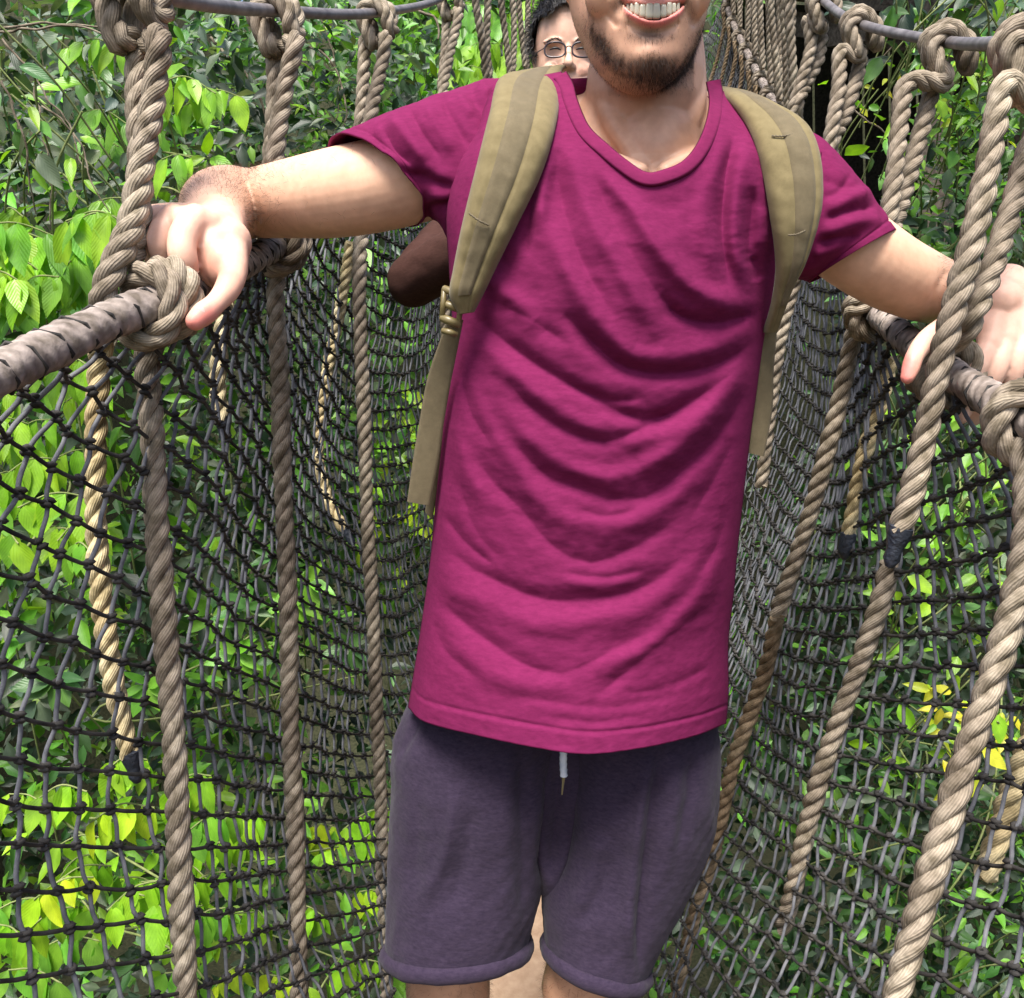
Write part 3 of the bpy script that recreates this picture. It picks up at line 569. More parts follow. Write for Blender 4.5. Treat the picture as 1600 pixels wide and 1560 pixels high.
# left arm (picture right)
limb(sk, [Dl(1215, 300, 1.10, .050), Dl(1280, 345, 1.09, .049), Dl(1335, 388, 1.08, .0485), Dl(1390, 424, 1.10, .0465), Dl(1437, 446, 1.13, .0440), Dl(1462, 455, 1.16, .0420)], 32)
limb(sk, [Dl(1462, 455, 1.165, .041), Dl(1488, 462, 1.15, .0380), Dl(1518, 466, 1.12, .0340), Dl(1550, 468, 1.085, .0290), Dl(1562, 470, 1.07, .027)], 28)
for q in range(4):
    limb(sk, [Dl(1556+q*6, 455-q*3, 1.085, .026), Dl(1555+q*18, 495-q*8, 1.070, .0210), Dl(1546+q*27, 538-q*8, 1.058, .0150)], 16)
ell(sk, D(1577, 462, 1.078), (.036, .026, .028)); limb(sk, [Dl(1530, 478, 1.08, .021), Dl(1503, 503, 1.065, .0165)], 16)
fr = [[(1546, 538, 1.058, .0135), (1528, 572, 1.050, .0122), (1512, 604, 1.062, .0112), (1507, 632, 1.085, .0100), (1503, 652, 1.09, .0088)],
      [(1573, 530, 1.058, .0135), (1560, 570, 1.050, .0120), (1547, 604, 1.06, .0112), (1532, 640, 1.088, .010), (1522, 655, 1.10, .009)],
      [(1600, 522, 1.058, .0130), (1591, 564, 1.050, .0116), (1580, 600, 1.06, .0105), (1562, 640, 1.09, .0098)],
      [(1627, 514, 1.058, .0120), (1620, 552, 1.052, .0103), (1610, 588, 1.06, .0095), (1592, 626, 1.085, .009)]]
for f in fr: limb(sk, [Dl(*p) for p in f], 14)
limb(sk, [Dl(1515, 492, 1.075, .018), Dl(1478, 512, 1.045, .0145), Dl(1448, 532, 1.01, .0120), Dl(1430, 556, .985, .0100), Dl(1423, 576, .98, .0098), Dl(1418, 590, .978, .0078)], 18)
# legs
for sx, u0 in ((-1, 700), (1, 912)):
    k = D(u0, 1545, 1.19)
    limb(sk, [Dl(u0+(28 if sx < 0 else 50), 1200, 1.16, .066), Dl(u0+(4 if sx < 0 else 36), 1380, 1.17, .050), [*k, .056], [k[0], k[1]+.02, .40, .052], [k[0], k[1]+.045, .30, .052], [k[0], k[1]+.05, .16, .036], [k[0], k[1]+.05, .06, .034]], 28)
    ell(sk, (k[0], k[1]-.01, .045), (.042, .11, .035))
V, F4, F3, Nn = remesh(sk, .0022, 8)
u, v, d = px(V)
xm = (u-1021)/50.; front = (Nn[:, 1] < .3) & (V[:, 1] < E[1]+.06*hs) & (np.abs(xm) < 1.6) & (v < 170)
up_e = 9-5*xm**2; lo_e = 32-27*xm**2
inside = front & (np.abs(xm) < 1) & (v > up_e) & (v < lo_e); depth = np.minimum(v-up_e, lo_e-v)
V[inside, 1] += np.clip(depth[inside]/3.2, 0, 1)*.016
lipd = np.where(np.abs(xm) < 1.05, 1, 0)*front
low = lipd*np.exp(-((v-(lo_e+6))/6.5)**2)*(np.abs(xm) < .95); upl = lipd*np.exp(-((v-(up_e-6))/6)**2)
V[:, 1] -= .0035*low+.003*upl; V[:, 1] += front*.0028*np.exp(-((v-(lo_e+18))/8)**2)*(np.abs(xm) < .8)
# smile creases
cr, _ = polydist(u, v, [(958, -30), (948, 0), (950, 22), (962, 38)]); cr2, _ = polydist(u, v, [(1084, -30), (1094, 0), (1094, 20), (1084, 38)])
V[:, 1] += front*.0028*(np.exp(-(cr/5)**2)+np.exp(-(cr2/5)**2))
# arm creases, knuckle detail
ar, _ = polydist(u, v, [(408, 285), (414, 320), (410, 352)]); V += -Nn*(.0*np.exp(-(ar/9)**2)*(u < 460)*(v > 250))[:, None]
ar, _ = polydist(u, v, [(1478, 428), (1462, 455), (1452, 490)]); V += -Nn*(.0018*np.exp(-(ar/6)**2)*(u > 1400)*(v > 400))[:, None]
nz = vnoise(V, 55, 3); nz2 = vnoise(V, 180, 5)
base = np.array([.66, .41, .28]); col = np.tile(base, (len(V), 1))
def blend(c, m): 
    global col
    m = np.clip(m, 0, 1)[:, None]; col = col*(1-m)+np.array(c)*m
hand = np.maximum(((u < 400) & (v > 322) & (d < 1.05))*1., np.maximum(smoothstep(1500, 1545, u)*smoothstep(400, 420, v), ((u > 1400) & (v > 500))*1.)); blend((.70, .44, .34), hand*.75)
tips, _ = polydist(u, v, [(300, 508), (325, 492)]); blend((.62, .22, .18), np.exp(-(tips/20)**2)*(d < .96)); tips, _ = polydist(u, v, [(1413, 590), (1420, 565)]); blend((.62, .2, .17), np.exp(-(tips/18)**2)*(u < 1440)*(u > 1380))
pal, _ = polydist(u, v, [(330, 410), (350, 430)]); blend((.52, .24, .17), .7*np.exp(-(pal/26)**2)*(u < 400))
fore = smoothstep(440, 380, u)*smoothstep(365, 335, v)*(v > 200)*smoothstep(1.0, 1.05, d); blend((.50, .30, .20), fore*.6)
blend((.62, .34, .22), (v < 240)*(u > 880)*(u < 1130)*.55)
blend((.42, .24, .15), (V[:, 2] < .6)*1.)
fr2 = (Nn[:, 1] < .55) & (v < 175) & (u > 880) & (u < 1150) & (V[:, 1] < E[1]+.10)
jd, _ = polydist(u, v, [(921, 0), (927, 40), (944, 78), (970, 104), (1003, 122), (1040, 122), (1072, 104), (1096, 78), (1109, 40), (1113, 0)])
bm = (.78+.22*nz2)*np.exp(-(jd/17)**2)*smoothstep(-20, 60, v); ch = np.exp(-((u-1022)/52)**2-((v-104)/25)**2); bm = np.maximum(bm, ch)
soul = np.exp(-((u-1014)/36)**2-((v-57)/13)**2); bm = np.maximum(bm, soul*.95); ms, _ = polydist(u, v, [(962, 12), (975, -6), (1020, -14), (1066, -6), (1082, 14), (1084, 30)]); bm = np.maximum(bm, .8*np.exp(-(ms/9)**2)*(v < 30))
bm = np.maximum(bm, .9*np.exp(-((u-1026)/60)**2)*smoothstep(162, 120, v)*smoothstep(80, 110, v)); bm = np.maximum(bm, .16*((v > 25) & (v < 150)))
cl = np.exp(-((u-993)/14)**2-((v-76)/12)**2)+np.exp(-((u-1050)/14)**2-((v-76)/12)**2); bm *= 1-.75*cl
for x0, x1 in ((918, 968), (1075, 1112)): bm *= 1-.75*np.exp(-((u-(x0+x1)/2)/22)**2)*smoothstep(62, 20, v)
bmask = np.where(fr2, np.clip(bm, 0, 1), 0); blend((.10, .052, .035), np.clip(bmask*1.02*(1+.25*nz2), 0, .93))
blend((.62, .19, .17), (np.abs(xm) < 1)*fr2*(np.clip(1.3*np.exp(-((v-(lo_e+5.5))/6)**4), 0, 1))*(v > 10)*.95*(np.abs(xm) < .93)); blend((.55, .18, .16), fr2*(np.abs(xm) < 1)*.8*np.exp(-((v-(up_e-4))/4)**4)); blend((.16, .03, .03), inside*np.clip(depth/2.5, 0, 1))
col *= (1+.05*nz)[:, None]
uvz = None
mb = MB(); mb.add(V, F4, None, col); 
if len(F3): mb.f.append(F3)
mb.build('body', M_SKIN, man); BODYV, BODYN, BM = V.copy(), Nn.copy(), bmask.copy()
tn = MB(); ell(tn, D(311, 492, .8885), (.0075, .0030, .0090), n=12); tn.build('thumbnail', M_NAIL, man)
# beard, arm hair
hb = MB(); pr = BM**1.5; pr /= pr.sum(); idx = RNG.choice(len(V), 11000, p=pr); A = V[idx]; dr = Nn[idx]*.55+np.array([0, -.1, -.8])+RNG.normal(size=(len(idx), 3))*.3; dr /= np.linalg.norm(dr, axis=1)[:, None]
hairs(hb, A-Nn[idx]*.0006, dr, RNG.uniform(.0015, .0075, len(idx))*(.45+.75*BM[idx]), .00011); o = hb.build('beard', M_BEARD, man); o['kind'] = 'stuff'
hb = MB(); fm = (smoothstep(470, 390, u)*.9+.04*(u < 620))*smoothstep(365, 330, v)*(v > 200)*smoothstep(1.0, 1.05, d)*(u < 640)*1.+(u > 1465)*(u < 1600)*(v < 480)*(v > 400)*(d > 1.06)*.35; legm = (V[:, 2] < .5)*(V[:, 2] > .12)*.4; fm = fm+legm; pr = fm/fm.sum(); idx = RNG.choice(len(V), 12000, p=pr); dr = Nn[idx]*.8+RNG.normal(size=(len(idx), 3))*.5; dr /= np.linalg.norm(dr, axis=1)[:, None]
hairs(hb, V[idx], dr, RNG.uniform(.005, .014, len(idx)), .00010); o = hb.build('arm_hair', M_BHAIR, man); o['kind'] = 'stuff'
# teeth
tr = MB(); e0 = Mth+np.array([0, .020, .002]); gum = MB(); ell(gum, Mth+np.array([.002, .030, .004]), (.030, .012, .012)); gum.build('mouth_inside', M_MOUTH, man)
xs = np.array([-39, -32.5, -25, -16.2, -5.5, 5.5, 16.2, 25, 32.5, 39.]); ws = [5, 6.5, 7.8, 8.8, 11, 11, 8.8, 7.8, 6.5, 5.]; hts = [13, 15, 19, 18, 21, 21, 18, 19, 15, 13.]
for x, wd, ht in zip(xs, ws, hts):
    top = 3; c = D(1020+x, 29-4.5*(x/40)**2*2.4-ht*1.0/2, .8840+.010*(x/40)**2); r = np.array([wd/2*.00077, .0032, ht*1.08/2*.00064])
    n = 12; th = np.linspace(0, np.pi, n); ph = np.linspace(0, 2*np.pi, 20, endpoint=False); se = lambda q, p: np.sign(q)*np.abs(q)**p
    VV = np.stack([se(np.sin(th), .42)[:, None]*se(np.cos(ph), .45)[None], se(np.sin(th), .5)[:, None]*se(np.sin(ph), .45)[None], np.broadcast_to(se(np.cos(th), .5)[:, None], (n, 20))], -1)*r*1.0
    VV[..., 0] *= 1-.10*(VV[..., 2]/r[2] > .3); t = MB(); t.add(VV+c, grid_faces(n, 20, True)[:, ::-1]); t.build('tooth', M_TOOTH, man)
# eyes, brows, hair (above the frame edge, still there)
def eyes_hair(E, s, parent, mhair, hair_z=.03, n=2600, ln=.02):
    for k in (-1, 1):
        o = MB(); ell(o, E+np.array([k*.031, .011, 0])*s, np.array([.0125, .0090, .0055])*s, n=12); eo = o.build('eye', M_WHITE, parent); o = MB(); ell(o, E+np.array([k*.031, .0035, 0])*s, np.array([.0055, .0025, .0052])*s, n=10); o.build('iris', M_HAIR, eo)
        for ob in (eo.children[0],): ob.matrix_parent_inverse = Matrix.Translation(-Vector([0, 0, 0])); 
        o = MB(); m = 260; t = RNG.uniform(-1, 1, m); A = E+np.stack([k*(.031+.018*t), -.006+.010*t*t, .021-.005*t*t*1.2+RNG.normal(size=m)*.0016], -1)*s; dr = np.stack([k*np.ones(m), -.3+0*t, .35-.6*t], -1)+RNG.normal(size=(m, 3))*.25; dr /= np.linalg.norm(dr, axis=1)[:, None]; hairs(o, A, dr, np.full(m, .008*s), .00022); o.build('eyebrow', mhair, parent)
def hair_cap(E, s, parent, mhair, line, n, ln, name='hair'):
    mb = MB(); c = E+np.array([0, .092, .045])*s; th = np.linspace(0, np.pi, 40); ph = np.linspace(0, 2*np.pi, 80, endpoint=False)
    X = np.stack([np.sin(th)[:, None]*np.cos(ph)[None], np.sin(th)[:, None]*np.sin(ph)[None], np.broadcast_to(np.cos(th)[:, None], (40, 80))], -1); V = X*np.array([.083, .107, .098])*s
    keep = (V[..., 2]/s > line(X[..., 0], X[..., 1])); V = V*(1+.035*vnoise(V, 130, 2)[..., None]); F = grid_faces(40, 80, True); kf = keep.ravel()[F].all(1); mb.add(V+c, F[kf][:, ::-1])
    ids = np.where(keep.ravel())[0]; idx = RNG.choice(ids, n); A = V.reshape(-1, 3)[idx]+c; N2 = X.reshape(-1, 3)[idx]; dr = N2*.6+np.array([.15, -.35, -.25])+RNG.normal(size=(n, 3))*.35; dr /= np.linalg.norm(dr, axis=1)[:, None]
    hairs(mb, A-N2*.002, dr, RNG.uniform(.5, 1, n)*ln, .0005*s); mb.build(name, mhair, parent)
eyes_hair(E, hs, man, M_BHAIR); hair_cap(E, hs, man, M_BHAIR, lambda x, y: np.where(y < -.3, .012, -.05), 5000, .02)
# ------------------------------------------------------------------ t-shirt
FT = [ # amplitude (m, + towards the viewer), width px, path
 (.008, 11, [(873, 150), (865, 200), (858, 244), (843, 320), (846, 368)]), (-.005, 9, [(838, 290), (828, 340), (822, 400)]),
 (.006, 15, [(885, 170), (890, 220), (906, 290), (937, 364), (982, 442), (1032, 533)]), (-.0045, 13, [(868, 260), (885, 340), (915, 420), (960, 500)]), (-.004, 14, [(925, 270), (955, 340), (1000, 420), (1050, 490)]),
 (.0095, 15, [(935, 225), (950, 260), (995, 331), (1036, 397), (1085, 450), (1135, 474), (1192, 478)]), (-.010, 12, [(1030, 460), (1060, 494), (1114, 506), (1188, 488)]),
 (.006, 15, [(850, 350), (871, 389), (908, 463), (954, 525), (999, 560), (1060, 556), (1135, 540), (1185, 510)]), (-.0115, 13, [(880, 490), (929, 539), (970, 572), (1032, 585), (1114, 572), (1186, 530)]),
 (-.0085, 12, [(742, 492), (790, 535), (850, 578), (929, 622), (991, 655), (1042, 650), (1100, 616), (1170, 562)]), (.006, 13, [(733, 520), (800, 585), (871, 640), (935, 672), (1000, 688), (1070, 668), (1170, 600)]),
 (.006, 15, [(1122, 185), (1108, 265), (1104, 350), (1122, 440)]), (-.009, 12, [(1146, 205), (1132, 290), (1128, 370), (1140, 452)]), (.008, 13, [(1160, 225), (1150, 310), (1150, 380), (1162, 448)]), (-.006, 12, [(1180, 290), (1172, 350), (1168, 420)]),
 (.008, 14, [(1160, 200), (1175, 265), (1190, 331), (1196, 415)]), (-.001, 15, [(1150, 366), (1160, 392)]), (-.006, 10, [(1172, 400), (1186, 440)]), (-.003, 12, [(1090, 250), (1108, 320), (1110, 400)]),
 (-.006, 9, [(800, 300), (780, 360), (770, 420)]), (.006, 14, [(760, 420), (790, 460), (850, 520)]), (-.004, 12, [(770, 470), (830, 500), (890, 540)]),
 (.006, 14, [(735, 600), (752, 660), (792, 708), (840, 778), (880, 812), (940, 826), (1000, 814), (1060, 772), (1150, 670)]), (.0065, 12, [(780, 620), (800, 655), (848, 704), (904, 736), (960, 748), (1024, 724), (1080, 688), (1165, 610)]),
 (-.007, 11, [(790, 590), (824, 632), (880, 672), (944, 690), (1010, 666), (1090, 620)]), (-.0085, 12, [(800, 690), (856, 746), (912, 766), (960, 782), (1020, 774), (1060, 742), (1130, 690)]),
 (-.0075, 14, [(735, 700), (768, 750), (824, 806), (860, 850), (920, 880), (1000, 850), (1070, 800)]), (.0075, 16, [(668, 850), (712, 924), (780, 952), (840, 976), (920, 972), (1000, 956), (1060, 912), (1135, 820)]),
 (-.0085, 13, [(690, 855), (760, 900), (840, 934), (912, 938), (1000, 920), (1065, 878)]), (-.009, 13, [(680, 935), (760, 1000), (824, 1040), (880, 1053), (940, 1026), (1010, 990)]), (-.0075, 11, [(925, 1094), (980, 1048), (1040, 1000), (1116, 938)]),
 (.0065, 14, [(840, 1076), (920, 1038), (1000, 1018), (1060, 980), (1130, 890)]), (.004, 12, [(700, 1000), (760, 1050), (830, 1080)]), (.009, 16, [(1168, 560), (1110, 640), (1050, 700), (1000, 730)]), (-.008, 12, [(1172, 600), (1130, 670), (1080, 725)]), (.007, 14, [(1145, 850), (1090, 930), (1030, 1000), (960, 1060)]), (-.006, 10, [(715, 560), (735, 640), (770, 700)]), (-.006, 9, [(690, 800), (730, 850), (775, 885)]), (.006, 12, [(700, 640), (722, 720), (760, 790)]), (-.003, 8, [(760, 1080), (850, 1095), (960, 1105), (1080, 1080)]), (-.003, 7, [(850, 1120), (930, 1128), (1000, 1118)]), (-.003, 7, [(960, 1085), (1040, 1075), (1110, 1040)]),
 (-.003, 8, [(720, 760), (745, 830), (790, 880)]), (-.003, 7, [(880, 600), (950, 625), (1010, 622)]), (.003, 8, [(930, 650), (980, 668), (1030, 655)]), (-.0035, 7, [(900, 796), (950, 806), (1000, 796)]), (-.0035, 7, [(880, 896), (950, 902), (1010, 890)]), (.003, 8, [(870, 905), (940, 915), (1000, 905)]),
 (-.004, 9, [(1085, 800), (1120, 740), (1150, 680)]), (-.005, 9, [(1090, 900), (1120, 850), (1140, 790)]), (-.004, 8, [(700, 620), (705, 700), (695, 780)]), (-.004, 8, [(672, 960), (700, 1020), (750, 1060)]),
 (.004, 8, [(760, 180), (745, 240), (720, 300)]) ]
Lb = [(768, 140), (745, 200), (712, 260), (698, 330), (702, 420), (706, 520), (692, 650), (683, 760), (672, 880), (655, 1000), (638, 1105)]
Rb = [(1284, 238), (1270, 300), (1240, 370), (1215, 440), (1196, 520), (1181, 620), (1170, 700), (1152, 860), (1147, 920), (1138, 1000), (1138, 1080), (1134, 1130)]
Tb = [(768, 140), (800, 128), (850, 118), (900, 110), (1000, 104), (1090, 122), (1120, 138), (1160, 160), (1230, 195), (1284, 238)]
NK = [(884, 112), (895, 132), (902, 158), (920, 198), (950, 227), (980, 252), (1010, 270), (1038, 266), (1068, 252), (1090, 225), (1104, 190), (1109, 158), (1104, 128)]
Bb = [(638, 1105), (665, 1128), (750, 1150), (850, 1170), (920, 1178), (1000, 1169), (1080, 1151), (1134, 1130)]
NS, NT = 360, 420
def curve(P, n): return spline(np.array(P, float), n=n)
S = np.linspace(0, 1, NS); T = np.linspace(0, 1, NT)
top = curve(Tb, NS); bot = curve(Bb, NS); lef = curve(Lb, NT); rig = curve(Rb, NT); nk = curve(NK, 240)
st, tt = S[None, :, None], T[:, None, None]
PX = (1-tt)*top[None]+tt*bot[None]+(1-st)*lef[:, None]+st*rig[:, None]-((1-st)*(1-tt)*top[0]+st*(1-tt)*top[-1]+(1-st)*tt*bot[0]+st*tt*bot[-1])
U0, V0 = PX[..., 0], PX[..., 1]
def basey(U, Vv, x):
    cen = np.interp(Vv, [100, 270, 380, 480, 600, 750, 950, 1180], [.955, .925, .905, .900, .905, .915, .915, .885]); sid = np.interp(Vv, [100, 300, 1180], [1.06, 1.05, 1.03])
    y = sid-(sid-cen)*np.sqrt(np.clip(1-x*x, 0, 1)); vs = np.interp(U, top[:, 0], top[:, 1]); w_ = np.exp(-np.clip(Vv-vs, 0, 999)/42); return y*(1-w_)+1.045*w_
x = 2*S[None, :]-1; Yf = basey(U0, V0, x+0*U0)
dsp = folds(U0, V0, FT)*np.interp(V0, [0, 480, 640, 900, 1180], [1.0, 1.0, .66, .60, .55])+.003*vnoise(np.stack([U0*.001, 0*U0, V0*.001], -1), 9, 12)*smoothstep(150, 300, V0); nd, _ = polydist(U0, V0, nk[::6]); edge = np.clip((1-np.abs(x))*6, 0, 1); edge = edge*np.clip(T[:, None]*14, 0, 1)*smoothstep(24, 60, nd)
Yf = Yf-dsp*1.3*edge
P3 = WyA(U0, V0, Yf); P3[..., 1] += .0007*vnoise(P3*np.array([1, 0, 2.2]), 34, 9)*edge+.0004*vnoise(P3*np.array([1, 0, 2.]), 90, 4)*edge
P3[..., 1] += .0016*np.exp(-((T[:, None]-.968)/.0022)**2); P3[..., 1] -= .001*(T[:, None] > .972)
shirt = MB(); uv = np.stack(np.broadcast_arrays(S[None]*1., T[:, None]), -1)
def inpoly(U, Vv, poly):
    r = np.zeros(U.shape, bool); n_ = len(poly)
    for i in range(n_):
        (x1, y1), (x2, y2) = poly[i], poly[(i+1) % n_]
        c_ = ((y1 > Vv) != (y2 > Vv)) & (U < (x2-x1)*(Vv-y1)/(y2-y1+1e-9)+x1); r ^= c_
    return r
hole = [tuple(c_) for c_ in nk[::4]]; cc0 = np.array([1003., 120.]); hole = [tuple(cc0+(np.array(h_)-cc0)*1.05) for h_ in hole]; hole = [(886, 60)]+hole+[(1108, 60)]
FG = grid_faces(NT, NS); kill = inpoly(U0, V0, hole).ravel()
shirt.add(P3, FG[~kill[FG].any(1)], uv)
FRONT = P3; FU, FV = U0, V0
# back panel
nb = 60; Sb = np.linspace(0, 1, nb); tb2 = curve([(768, 140), (850, 118), (890, 108), (1000, 104), (1098, 126), (1180, 168), (1284, 238)], nb); bb2 = np.stack([np.interp(Sb, S, bot[:, 0]), np.interp(Sb, S, bot[:, 1])-8*np.sin(np.pi*Sb)], -1)
lef2, rig2 = lef[::6], rig[::6]; nt2 = len(lef2); T2 = np.linspace(0, 1, nt2); st, tt = Sb[None, :, None], T2[:, None, None]
PXb = (1-tt)*tb2[None]+tt*bb2[None]+(1-st)*lef2[:, None]+st*rig2[:, None]-((1-st)*(1-tt)*tb2[0]+st*(1-tt)*tb2[-1]+(1-st)*tt*bb2[0]+st*tt*bb2[-1])
xb = 2*Sb[None]-1; sidb = np.interp(PXb[..., 1], [100, 300, 1180], [1.06, 1.05, 1.03]); Yb = sidb+.13*np.sqrt(np.clip(1-xb*xb, 0, 1))*np.clip(.35+T2[:, None]*4, 0, 1)
Pb = WyA(PXb[..., 0], PXb[..., 1], sidb); Pb[..., 1] = Yb; Pb[..., 2] += 0
shirt.add(Pb, grid_faces(nt2, nb)[:, ::-1])
SH = shirt.build('t_shirt', M_SHIRT, man); sm = SH.modifiers.new('solid', 'SOLIDIFY'); sm.thickness = .0012; sm.offset = 0
# collar: the ribbed band following the neckline
cu = MB(); rows = []; nr = 12; tg = np.gradient(nk, axis=0); tg /= np.linalg.norm(tg, axis=1)[:, None]; nrm = np.stack([-tg[:, 1], tg[:, 0]], -1); nrm *= np.sign((nrm*(nk-cc0)).sum(1))[:, None]
kk = np.hanning(21); kk /= kk.sum(); nrm = np.stack([np.convolve(np.pad(nrm[:, c_], 10, 'edge'), kk, 'valid') for c_ in (0, 1)], -1)
for q in range(nr):
    f = q/(nr-1); off = 24*f-1.5; pu = nk+nrm*off
    lx = np.interp(pu[:, 1], lef[:, 1], lef[:, 0]); rx = np.interp(pu[:, 1], rig[:, 1], rig[:, 0]); yy = basey(pu[:, 0], pu[:, 1], 2*(pu[:, 0]-lx)/(rx-lx)-1)
    yy = np.convolve(np.pad(yy, 10, 'edge'), kk, 'valid'); lift = (.0045 if q < nr-1 else -.001) if q else .001
    rows.append(WyA(pu[:, 0], pu[:, 1], yy-lift-.0012*np.sin(np.pi*f)+.0018*np.exp(-((f-.90)/.05)**2)+(0 if q else .010)))
cu.add(np.array(rows), grid_faces(nr, len(nk))); co = cu.build('collar', M_SHIRT2, man); s2 = co.modifiers.new('solid', 'SOLIDIFY'); s2.thickness = .0016; s2.offset = 1
def sleeve(rings, items, name, n=90, m=140, cuff=.93):
    # ring: top(u,v,d), bottom(u,v,d), minor vector
    A = np.array([np.concatenate([(D(*t)+D(*b))/2, (D(*t)-D(*b))/2, mn]) for t, b, mn in rings]); Q = spline(A, n=n); ph = np.linspace(0, 2*np.pi, m, endpoint=False)
    c, a, b = Q[:, :3], Q[:, 3:6], Q[:, 6:9]
    P = c[:, None]+np.cos(ph)[None, :, None]*a[:, None]+np.sin(ph)[None, :, None]*b[:, None]
    Nr = P-c[:, None]; Nr /= np.linalg.norm(Nr, axis=-1)[..., None]; uu, vv, _ = px(P)
    g = (Nr[..., 1] < .35); dd = folds(uu, vv, items)*g; dd = dd+.0012*vnoise(P, 55, 8)
    k = np.hanning(5); P = P+Nr*dd[..., None]
    f = np.linspace(0, 1, n)[:, None]; P -= Nr*(.0016*np.exp(-((f-cuff)/.008)**2))[..., None]
    mb = MB(); mb.add(P, grid_faces(n, m, True)); o = mb.build(name, M_SHIRT, man); s = o.modifiers.new('solid', 'SOLIDIFY'); s.thickness = .0022; s.offset = 0
    return P
FSL = [(.005, 9, [(590, 240), (650, 265), (720, 280)]), (-.006, 8, [(560, 225), (620, 262), (690, 275)]), (-.005, 6, [(640, 170), (665, 215), (690, 250)]), (.005, 7, [(610, 185), (640, 225), (665, 255)]), (-.005, 6, [(600, 200), (622, 238), (650, 262)]), (.004, 7, [(665, 165), (690, 210), (710, 240)]), (-.005, 6, [(690, 155), (715, 200), (735, 235)]), (.004, 6, [(715, 150), (738, 185)]),
       (-.008, 9, [(640, 268), (690, 290), (730, 300)]), (.007, 10, [(650, 300), (700, 300), (730, 290)]), (-.007, 9, [(660, 330), (700, 320), (720, 312)]), (-.004, 5, [(550, 215), (580, 240)]), (-.004, 6, [(578, 203), (606, 240)]), (-.006, 8, [(735, 145), (755, 175), (760, 210)]), (.005, 9, [(745, 135), (765, 150)])]
sleeve([((845, 130, 1.06), (760, 420, 1.08), (0, -.085, 0)), ((780, 128, 1.06), (710, 385, 1.06), (0, -.083, .0)), ((720, 142, 1.06), (690, 352, 1.05), (0, -.078, .0)), ((650, 170, 1.06), (676, 338, 1.05), (.005, -.074, .01)), ((585, 198, 1.07), (668, 335, 1.05), (.012, -.070, .016)), ((530, 222, 1.08), (664, 337, 1.05), (.016, -.068, .020)), ((513, 229, 1.08), (662, 340, 1.05), (.017, -.069, .022))], FSL, 'sleeve')
FSR = [(.005, 8, [(1290, 330), (1330, 310), (1360, 300)]), (-.006, 7, [(1285, 345), (1330, 328), (1370, 322)]), (-.004, 6, [(1285, 280), (1320, 290), (1345, 290)]), (.005, 8, [(1280, 365), (1330, 350), (1375, 345)]), (-.006, 7, [(1275, 382), (1310, 372), (1345, 368)]), (-.004, 6, [(1282, 310), (1310, 300), (1330, 272)]), (.003, 6, [(1270, 400), (1320, 385)])]
sleeve([((1200, 185, 1.06), (1180, 450, 1.09), (0, -.08, 0)), ((1262, 212, 1.07), (1205, 440, 1.08), (0, -.08, 0)), ((1300, 245, 1.07), (1228, 434, 1.07), (0, -.075, 0)), ((1335, 285, 1.07), (1246, 434, 1.07), (0, -.070, 0)), ((1372, 335, 1.08), (1260, 436, 1.08), (-.006, -.066, .006)), ((1394, 366, 1.085), (1268, 438, 1.08), (-.008, -.066, .008))], FSR, 'sleeve')
# ------------------------------------------------------------------ shorts
FS = [(-.017, 16, [(874, 1195), (868, 1290), (860, 1385)]), (.006, 9, [(712, 1230), (707, 1283), (692, 1348), (660, 1410)]), (-.006, 14, [(740, 1260), (728, 1340), (700, 1430)]), (-.014, 9, [(1034, 1180), (1020, 1240), (1013, 1297), (1004, 1406), (1000, 1520)]), (.010, 12, [(1016, 1180), (1000, 1300), (985, 1406), (980, 1500)]), (.006, 12, [(940, 1300), (924, 1370), (895, 1430)]), (-.005, 10, [(950, 1330), (938, 1390), (905, 1450)]),
      (-.006, 12, [(816, 1170), (820, 1300), (818, 1440)]), (.004, 14, [(795, 1170), (790, 1300), (785, 1440)]), (-.005, 7, [(655, 1118), (640, 1150), (618, 1185)]), (-.004, 14, [(905, 1180), (890, 1260), (880, 1340)]), (-.003, 12, [(660, 1200), (650, 1300), (640, 1400)]), (-.005, 9, [(1085, 1180), (1075, 1260), (1060, 1330)]), (.004, 10, [(1060, 1180), (1050, 1290), (1030, 1390)])]
def leg(rings, n=150, m=170):
    A = np.array([np.concatenate([(D(*t)+D(*b))/2, (D(*t)-D(*b))/2, mn]) for t, b, mn in rings]); Q = spline(A, n=n); ph = np.linspace(0, 2*np.pi, m, endpoint=False)
    c, a, b = Q[:, :3], Q[:, 3:6], Q[:, 6:9]; sg = lambda x, p: np.sign(x)*np.abs(x)**p
    P = c[:, None]+np.cos(ph)[None, :, None]*a[:, None]+sg(np.sin(ph), .95)[None, :, None]*b[:, None]; Nr = P-c[:, None]; Nr /= np.linalg.norm(Nr, axis=-1)[..., None]
    uu, vv, _ = px(P); dd = folds(uu, vv, FS)*(Nr[..., 1] < .2)+.0018*vnoise(P*np.array([1, 1, .45]), 36, 6)+.0006*vnoise(P, 120, 6); P = P+Nr*dd[..., None]
    return P, Q
shorts = MB(); cf = []
